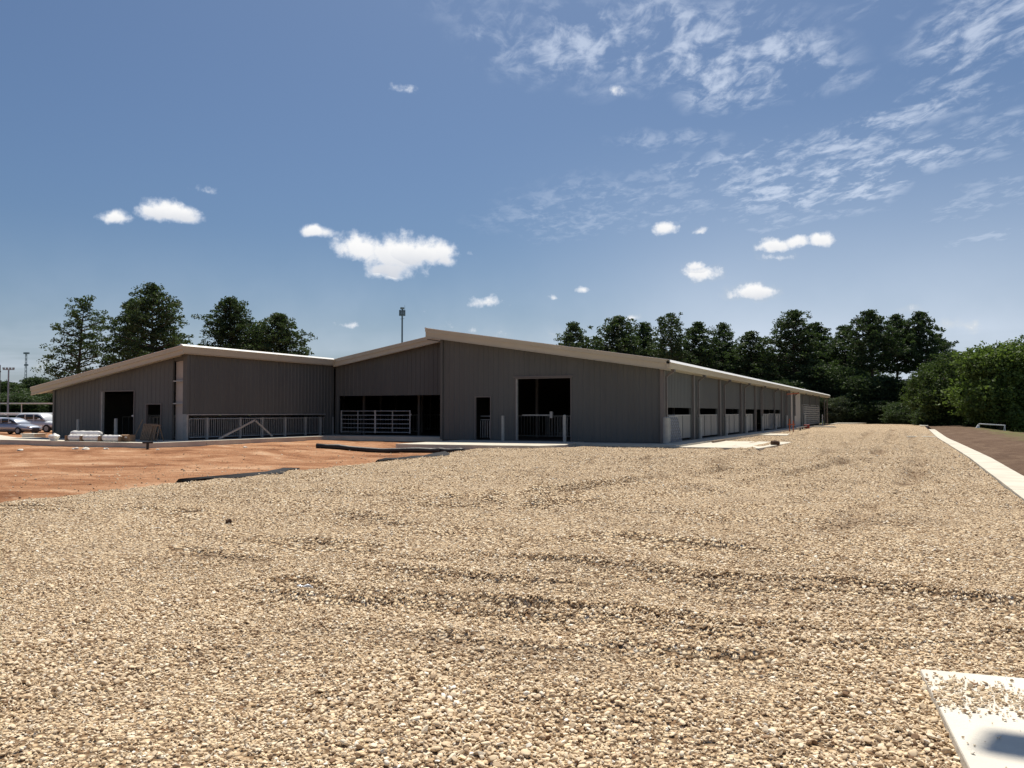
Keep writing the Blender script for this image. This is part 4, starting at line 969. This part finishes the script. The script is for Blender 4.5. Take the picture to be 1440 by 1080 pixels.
# poles and towers
tt = thing('light_pole', 'slim grey sports light pole with a cross bar of lamps before the dark left trees', 'light pole', (-83.4, 54.2, -.5))
MB().tube([(0, 0, 0), (0, 0, 6.4)], [.11, .07], 10).build('pole', 'tower', tt); MB().beam((-.45, -.3, 6.4), (.45, .3, 6.4), .08, .08).build('crossbar', 'tower', tt)
for k_ in range(4): MB().box(-.45+k_*.26, -.29+k_*.26, -.36+k_*.17, -.2+k_*.17, 6.45, 6.62).build('lamp_head', 'galv', tt)
tt = thing('utility_pole', 'dark green brown utility pole at the very left edge', 'utility pole', (-79.3, 50.6, -.5))
MB().tube([(0, 0, 0), (0, 0, 6.6)], [.16, .12], 10).build('pole', 'polewood', tt); MB().box(-.2, .2, -.06, .06, 5.9, 6.0).build('crossarm', 'polewood', tt)
def tower(label, loc, H_, w_, kind_):
    t0 = thing('radio_tower', label, 'tower', loc)
    if kind_ == 'mono':
        MB().tube([(0, 0, 0), (0, 0, H_)], [w_*.36, w_*.26], 10).build('mast', 'tower', t0)
        mb = MB()
        for k_ in range(12):
            a = k_*math.pi/6; mb.box(1.0*math.cos(a)-.10, 1.0*math.cos(a)+.10, 1.0*math.sin(a)-.10, 1.0*math.sin(a)+.10, H_-3.0, H_-.9)
        mb.build('antenna_panels', 'tower', t0)
        mb = MB()
        for z in (H_-2.6, H_-1.2):
            pts = [(1.05*math.cos(k_*math.pi/6), 1.05*math.sin(k_*math.pi/6), z) for k_ in range(13)]; mb.tube(pts, .07, 6)
            for k_ in range(3): a = k_*2.094; mb.tube([(0, 0, z), (1.3*math.cos(a), 1.3*math.sin(a), z)], .07, 6)
        for z in (H_-4.1,): mb.tube([(-.9, 0, z), (.9, 0, z)], .07, 6)
        mb.build('platform', 'tower', t0)
        MB().tube([(.9, .3, H_-1), (.9, .3, H_+.9)], .05, 6).build('whip_antenna', 'tower', t0)
        MB().tube([(0, 0, H_-.5), (0, 0, H_+.05)], .75, 12).build('cap_ring', 'galv', t0)
    else:
        mb = MB()
        for k_ in range(3):
            a = k_*2.094; c, s = w_*math.cos(a), w_*math.sin(a); mb.tube([(c, s, 0), (c*.5, s*.5, H_)], .12, 5)
        for j in range(18):
            z0, z1 = H_*j/18, H_*(j+1)/18
            for k_ in range(3):
                a, a2 = k_*2.094, (k_+1)*2.094; f0, f1 = w_*(1-.5*j/18), w_*(1-.5*(j+1)/18)
                mb.tube([(f0*math.cos(a), f0*math.sin(a), z0), (f1*math.cos(a2), f1*math.sin(a2), z1)], .07, 4)
        mb.build('lattice_mast', 'tower', t0)
        for z, r_ in ((H_, 1.3), (H_-6, .9), (H_-13, .8)): MB().box(-r_, r_, -r_*.6, r_*.6, z-.4, z+.4).build('antenna_array', 'tower', t0)
    return t0
tower('slender grey cell mast with a ring of antennas above the recessed roof', (-165.9, 253.1, -2), 41.6, 1.05, 'mono')
tower('distant lattice radio tower above the far left tree line', (-404.2, 271.7, -5), 36.6, .8, 'lattice')
# unseen lamp-shaped post, added to cast the soft shadow on the near pad
tt = thing('shadow_caster', 'unseen lamp-shaped post added beside the pavement to shade the near pad', 'shadow caster', (3.54, 10.95, -.1))
MB().tube([(0, 0, 0), (0, 0, 12.5)], [.12, .07], 12).build('pole', 'galv', tt)
MB().tube([(0, 0, 12.2), (-1.6, -.03, 12.55), (-4.2, -.05, 12.5)], .04, 8).build('arm', 'galv', tt)
MB().hexa([(-5.30, -.27, 12.38), (-3.7, -.24, 12.38), (-3.7, .16, 12.38), (-5.20, .10, 12.38), (-5.05, -.18, 12.58), (-3.8, -.18, 12.6), (-3.8, .08, 12.6), (-5.05, .04, 12.58)]).build('lamp_head', 'galv', tt, bevel=.03)

# ------------------------------------------------------------------ trees
def cards(centres, sizes, rs_, elong=2.6, up=.35):
    """leaf cards: one quad each, at random tilts"""
    n_ = len(centres)
    d = rs_.randn(n_, 3); d[:, 2] = d[:, 2]*.7+up; d /= np.linalg.norm(d, axis=1)[:, None]
    e = rs_.randn(n_, 3); e -= (e*d).sum(1)[:, None]*d; e /= np.linalg.norm(e, axis=1)[:, None]
    a = d*sizes[:, None]*.5; b_ = e*sizes[:, None]*.5/elong
    V = np.stack([centres-a, centres+b_*1.0, centres+a, centres-b_*1.0], 1).reshape(-1, 3)
    F = np.arange(4*n_).reshape(-1, 4)
    return V, F
def make_tree(name, label, cat, seed, H_, W_, crown0, m_leaf, style, dens=1., leaf=.42, shape=None, group=None):
    """a tree of unit placement: H_ tall, crown half-width W_, crown starting at crown0*H_"""
    rs_ = np.random.RandomState(seed)
    root = thing(name, label, cat, (0, 0, 0), 0, group)
    tr = MB(); lean = rs_.normal(0, .02, 2)*H_
    tp = [(lean[0]*f*f, lean[1]*f*f, H_*f) for f in (0, .15, .4, .65, .85, .97)]
    r0 = .018*H_*(.8 if style == 'pine' else 1.)
    tr.tube(tp, [r0*1.25, r0, r0*.8, r0*.55, r0*.3, r0*.1], 8)
    cs_ = []; sz = []
    if style == 'pine':
        nb = int(46*dens) if shape is None else int(shape*dens)
        for i_ in range(nb):
            f = (i_+.5)/nb; f = f**.92
            h = H_*(crown0+(1-crown0)*f)
            env = math.sin(math.pi*min(1, (.30+.70*(1-f))))**.7 if f > .3 else (.72+.28*f/.3)
            env = (1-f**2.3)**.62*(.62+.38*min(1, f/.25))
            Lb = W_*env*rs_.uniform(.58, 1.12); az = i_*2.4+rs_.uniform(-.5, .5)
            rise = rs_.uniform(.05, .40)+.5*f
            st = Vector((lean[0]*(h/H_)**2, lean[1]*(h/H_)**2, h-.25*Lb*rise))
            dr = Vector((math.cos(az), math.sin(az), rise*.55)); 
            mid = st+dr*Lb*.5+Vector((0, 0, -.03*Lb)); end = st+dr*Lb
            tr.tube([st, mid, end], [.055+.012*Lb, .035+.006*Lb, .015], 5, cap=False)
            ncl = max(3, int(Lb*2.3))
            for j in range(ncl):
                f2 = rs_.uniform(.38, 1.05); p = st.lerp(end, f2)+Vector(rs_.normal(0, .20+.13*Lb, 3)*np.array([1, 1, .42]))
                k_ = int(17*dens**.3*(.42/leaf)**1.3); rr_ = rs_.uniform(.40, .78)
                q_ = rs_.randn(k_, 3); q_ /= np.linalg.norm(q_, axis=1)[:, None]; q_ *= (rs_.rand(k_, 1)**.4)*rr_; q_[:, 2] *= .55; q_[:, 2] += .1
                cs_.append(np.array(p)+q_); sz.append(rs_.uniform(.7, 1.3, k_)*leaf)
    else:
        nl = shape or 16; lobes = []
        for i_ in range(nl):
            f = rs_.rand()**.8; h = H_*(crown0+(1-crown0)*(.12+.72*f)); az = rs_.uniform(0, 6.28)
            env = math.sqrt(max(.08, 1-(2*(.12+.72*f)-1)**2)); rad = W_*env*rs_.uniform(.25, .75)
            lr = W_*rs_.uniform(.22, .50); c = Vector((rad*math.cos(az), rad*math.sin(az), min(h, H_-lr*.78)))
            lobes.append((c, lr)); st = Vector(tp[2]).lerp(Vector(tp[4]), max(0, f-.3))
            tr.tube([st*.7, st.lerp(c, .5)+Vector((0, 0, .1)), c], [.10, .07, .03], 5, cap=False)
        for c, lr in lobes:
            k_ = int(520*dens*(lr/2.)**1.4/(leaf/.42)**1.2)
            q_ = rs_.randn(k_, 3); q_ /= np.linalg.norm(q_, axis=1)[:, None]
            tuft = 1+.26*np.sin(q_[:, 0]*7+c.x)*np.sin(q_[:, 1]*6+c.y)+.20*np.sin(q_[:, 2]*9+c.z)
            q_ *= (rs_.uniform(.62, 1.06, (k_, 1)))*lr*tuft[:, None]; q_[:, 2] *= .80
            cs_.append(np.array(c)+q_); sz.append(rs_.uniform(.6, 1.3, k_)*leaf)
    cs_ = np.concatenate(cs_); sz = np.concatenate(sz)
    V, F = cards(cs_, sz, rs_, 2.2 if style == 'pine' else 1.5)
    tr.build('trunk', 'bark', root, smooth=True)
    np_mesh('crown', V, F, m_leaf, smooth=False, parent=root)
    return root
def place(o, x, y, z, H_, W_, Hn, Wn, rz=0):
    o.location = (x, y, z); o.scale = (W_/Wn, W_/Wn, H_/Hn); o.rotation_euler = (0, 0, rz)
rt_ = random.Random(5)
# left group: individual pines behind the left wing
make_tree('pine_tree', 'open feathery pine with visible branches standing leftmost above the low roof end', 'pine', 101, 14.9, 4.45, .22, 'needles', 'pine', 1.25, .30).location = (-86.0, 63.9, -.5)
make_tree('pine_tree', 'slim dark pine on the left shoulder of the tallest left pine', 'pine', 102, 15.2, 2.7, .25, 'needles_dark', 'pine', 1.7, .32).location = (-83.7, 68.5, -.5)
make_tree('pine_tree', 'tallest broad dark pine of the group behind the left wing', 'pine', 103, 15.7, 4.3, .25, 'needles_dark', 'pine', 2.5, .32).location = (-74.1, 64.2, -.5)
make_tree('pine_tree', 'round topped pine rising behind the peak of the left wing roof', 'pine', 104, 15.6, 4.0, .4, 'needles_dark', 'pine', 2.2, .32).location = (-73.9, 75.4, -.5)
make_tree('pine_tree', 'lower dense pine to the right of the round topped one behind the left wing', 'pine', 105, 13.7, 3.9, .35, 'needles_dark', 'pine', 2.3, .32).location = (-68.5, 78.0, -.5)
make_tree('pine_tree', 'small pine filling the gap between two pines behind the left wing', 'pine', 106, 13.4, 2.9, .3, 'needles_dark', 'pine', 2.0, .32).location = (-80.1, 85.7, -.5)
# prototypes for the wood
PT = []
for k_, (sd, mt, dn, c0) in enumerate([(201, 'needles_dark', 1.9, .30), (202, 'needles_dark', 1.7, .50), (203, 'needles_dark', 2.0, .35), (204, 'needles', 1.3, .42)]):
    PT.append((make_tree('pine_tree', 'x', 'pine', sd, 19., 4.6, c0, mt, 'pine', dn*1.15, .44, group='dark pines behind the long wing and yard'), 19., 4.6))
DT = []
for sd, mt in ((301, 'needles_dark'), (302, 'leaf_mid'), (303, 'leaf_bright'), (304, 'leaf_grey')):
    DT.append((make_tree('broadleaf_tree', 'x', 'tree', sd, 12., 4.8, .10, mt, 'broad', 1.3, .34, 30), 12., 4.8))
used = set()
def put(protos, i_, x, y, z, H_, W_, label, group=None, name=None, cat=None):
    root, Hn, Wn = protos[i_]
    if (id(protos), i_) in used:
        o = dup(root, (0, 0, 0), 0, label)
    else:
        used.add((id(protos), i_)); o = root; o['label'] = label
    if group: o['group'] = group
    elif 'group' in o: del o['group']
    if name: o.name = name
    if cat: o['category'] = cat
    place(o, x, y, z, H_, W_, Hn, Wn, rt_.uniform(0, 6.28)); return o
ordn = ['first', 'second', 'third', 'fourth', 'fifth', 'sixth', 'seventh', 'eighth', 'ninth', 'tenth', 'eleventh', 'twelfth', 'thirteenth', 'fourteenth']
rowA = [(-54.8, 140.1, 19.0, 4.5, 0), (-47.8, 143.4, 20.1, 6.0, 2), (-45.0, 151.4, 19.6, 5.0, 0), (-36.4, 137.8, 19.6, 4.2, 3), (-33.1, 145.0, 18.6, 4.3, 1), (-30.5, 151.8, 18.9, 3.6, 2), (-25.2, 148.7, 16.9, 4.9, 0),
        (-17.7, 146.8, 19.9, 5.6, 2), (-14.9, 159.3, 19.0, 4.4, 1), (-10.0, 155.0, 17.8, 4.5, 0), (-5.4, 147.2, 19.4, 4.8, 1), (-1.9, 154.4, 19.3, 3.8, 1), (1.3, 151.5, 19.3, 4.2, 1), (4.2, 159.6, 16.2, 3.0, 1)]
desc = ['round topped dark pine rising just behind the front block roof', 'widest dense dark pine above the long roof', 'dark pine half behind the widest one above the long roof', 'open topped pine with sky gaps above the long roof',
        'narrow ragged pine beside the open topped one', 'spiky topped pine above the middle of the long roof', 'lower bushy pine in the dip of the tree line', 'tall broad pine above the far end of the long roof',
        'pine close behind the right side of the tall broad one', 'lower pine right of the far roof end', 'tallest pine of the tight clump above the end of the yard', 'middle pine of the tight clump above the end of the yard',
        'right pine of the tight clump, with sky showing between trunks', 'small pine at the right foot of the tight clump']
for (x, y, H_, W_, k_), ds_ in zip(rowA, desc): put(PT, k_, x, y, -1.5, H_, W_, ds_, 'dark pines along the tree line')
rowB = [(-56.8, 155.8, 17.4, 6.4), (-51.5, 158, 16.9, 6.), (-46.1, 164.2, 16.7, 6.5), (-40.2, 163.7, 16.2, 5.7), (-35.7, 165.9, 16.4, 5.7), (-30.3, 162.9, 15.6, 5.5), (-24.4, 168.0, 15.8, 6.3), (-14.0, 176.3, 15.6, 6.4), (-8.8, 175.5, 12.8, 6.3)]
dB = ['dark bushy tree behind the round topped pine at the front block roof', 'dark bushy tree behind the widest pine above the long roof', 'dark bushy tree right of and behind the widest pine', 'dark bushy tree behind the open topped pine', 'dark bushy tree behind the narrow ragged pine',
      'dark bushy tree behind the spiky topped pine', 'dark bushy tree behind the dip of the tree line', 'dark bushy tree behind the lower pine right of the far roof end', 'dark bushy tree behind the left side of the tight clump']
for (x, y, H_, W_), ds_ in zip(rowB, dB): put(DT, 0, x, y, -1.5, H_, W_, ds_, 'dark trees of the second row', 'broadleaf_tree', 'tree')
under_ = [(-29.5, 143.5, 10.5, 5.6, 0), (-22.7, 144.4, 9.6, 5.4, 0), (-17.8, 141.3, 9.0, 5.0, 0), (-12.3, 144.6, 11.9, 5.2, 0), (-8.0, 143.4, 10.0, 5.2, 0), (-4.1, 146.5, 9.6, 4.5, 0), (-.5, 143.5, 8.8, 4.3, 0), (-10.9, 137.3, 5.9, 3.3, 3), (-14.6, 136.5, 6.6, 3.4, 3), (-5.4, 139.4, 5.4, 3.6, 0), (-1.9, 137.8, 4.8, 3.4, 0), (.9, 133.6, 5.4, 3.6, 0), (-8.3, 139, 5.6, 3.4, 0), (3.5, 140, 8.8, 4.5, 0), (-36, 147, 10, 6, 0), (-43, 149, 10, 6, 0)]
ud = ['dark bushy growth under the tall broad pine', 'dark bush mass just behind the far roof end', 'dark low tree right of the roof end', 'taller dark leafy tree between roof end and clump', 'dark leafy tree left of the tight clump', 'low dark tree under the tight clump', 'dark tree below the sky gap of the clump',
      'dusty grey green shrub right of the far roof end', 'dusty grey green shrub close behind the far roof tip', 'low dark shrub at the end of the gravel', 'low dark shrub below the sky gap', 'dark shrub at the end of the pavement strip', 'dark shrub behind the grey green ones', 'dark tree left of the green broadleaf trees', 'dark filling tree behind the middle of the long roof', 'dark filling tree behind the near part of the long roof']
for (x, y, H_, W_, k_), ds_ in zip(under_, ud): put(DT, k_, x, y, -1.8, H_, W_, ds_, None, 'shrub' if H_ < 7 else 'broadleaf_tree', 'shrub' if H_ < 7 else 'tree')
dec = [(2.4, 126.8, 11.2, 3.7, 1, 'mid green leafy tree at the left end of the green trees'), (4.6, 117.5, 11.9, 4.6, 1, 'dull green leafy tree left of the bright one'), (8.9, 106.0, 11.9, 5.4, 2, 'bright green broad leafy tree, the brightest of the wood'),
       (14.6, 111., 10.4, 4.8, 2, 'bright green tree cut by the right picture edge'), (7.9, 136.9, 12.6, 4.8, 0, 'dark tree peeking between the green trees'), (15.5, 146.1, 12.3, 5.4, 1, 'farther green tree at the right edge')]
for x, y, H_, W_, k_, ds_ in dec: put(DT, k_, x, y, -2., H_, W_, ds_, None, 'broadleaf_tree', 'tree')
shr = [(3.3, 119.4, 5.0, 3.4, 0, 'dark shrub below the dull green tree'), (7.4, 124.8, 4.9, 3.6, 0, 'dark shrub behind the football goal'), (11.3, 126.7, 5.4, 3.6, 0, 'dark shrub right of the football goal'), (15.2, 125.7, 5.4, 3.2, 1, 'green shrub at the right edge beyond the bank'), (-.9, 132.7, 4.3, 2.8, 0, 'dark shrub where the gravel meets the bank')]
for x, y, H_, W_, k_, ds_ in shr: put(DT, k_, x, y, -2., H_, W_, ds_, None, 'shrub', 'shrub')
lf = [(-167.3, 108.2, 8.6, 5.6, 'dark tree at the far left edge behind the light pole'), (-166.5, 114.1, 9.9, 5.0, 'dark round tree under the distant radio tower'), (-145.1, 96.7, 6.1, 4.6, 'low dark tree behind the canopy'), (-149.2, 105.8, 7.4, 4.6, 'dark tree left of the open feathery pine'),
      (-136.9, 100.6, 7.4, 4.6, 'dark tree under the open feathery pine'), (-150.9, 93.9, 8.2, 4.6, 'dark tree beside the utility pole'), (-128.5, 102.3, 9.7, 5.0, 'dark tree seen between the left pines'), (-158, 102, 7.5, 5.5, 'dark tree behind the green bin'), (-118, 104, 9.5, 5, 'dark tree low behind the left wing roof'), (-140, 92, 5.5, 5, 'low dark tree behind the parked van')]
for x, y, H_, W_, ds_ in lf: put(DT, 0, x, y, -.5, H_, W_, ds_, None, 'broadleaf_tree', 'tree')
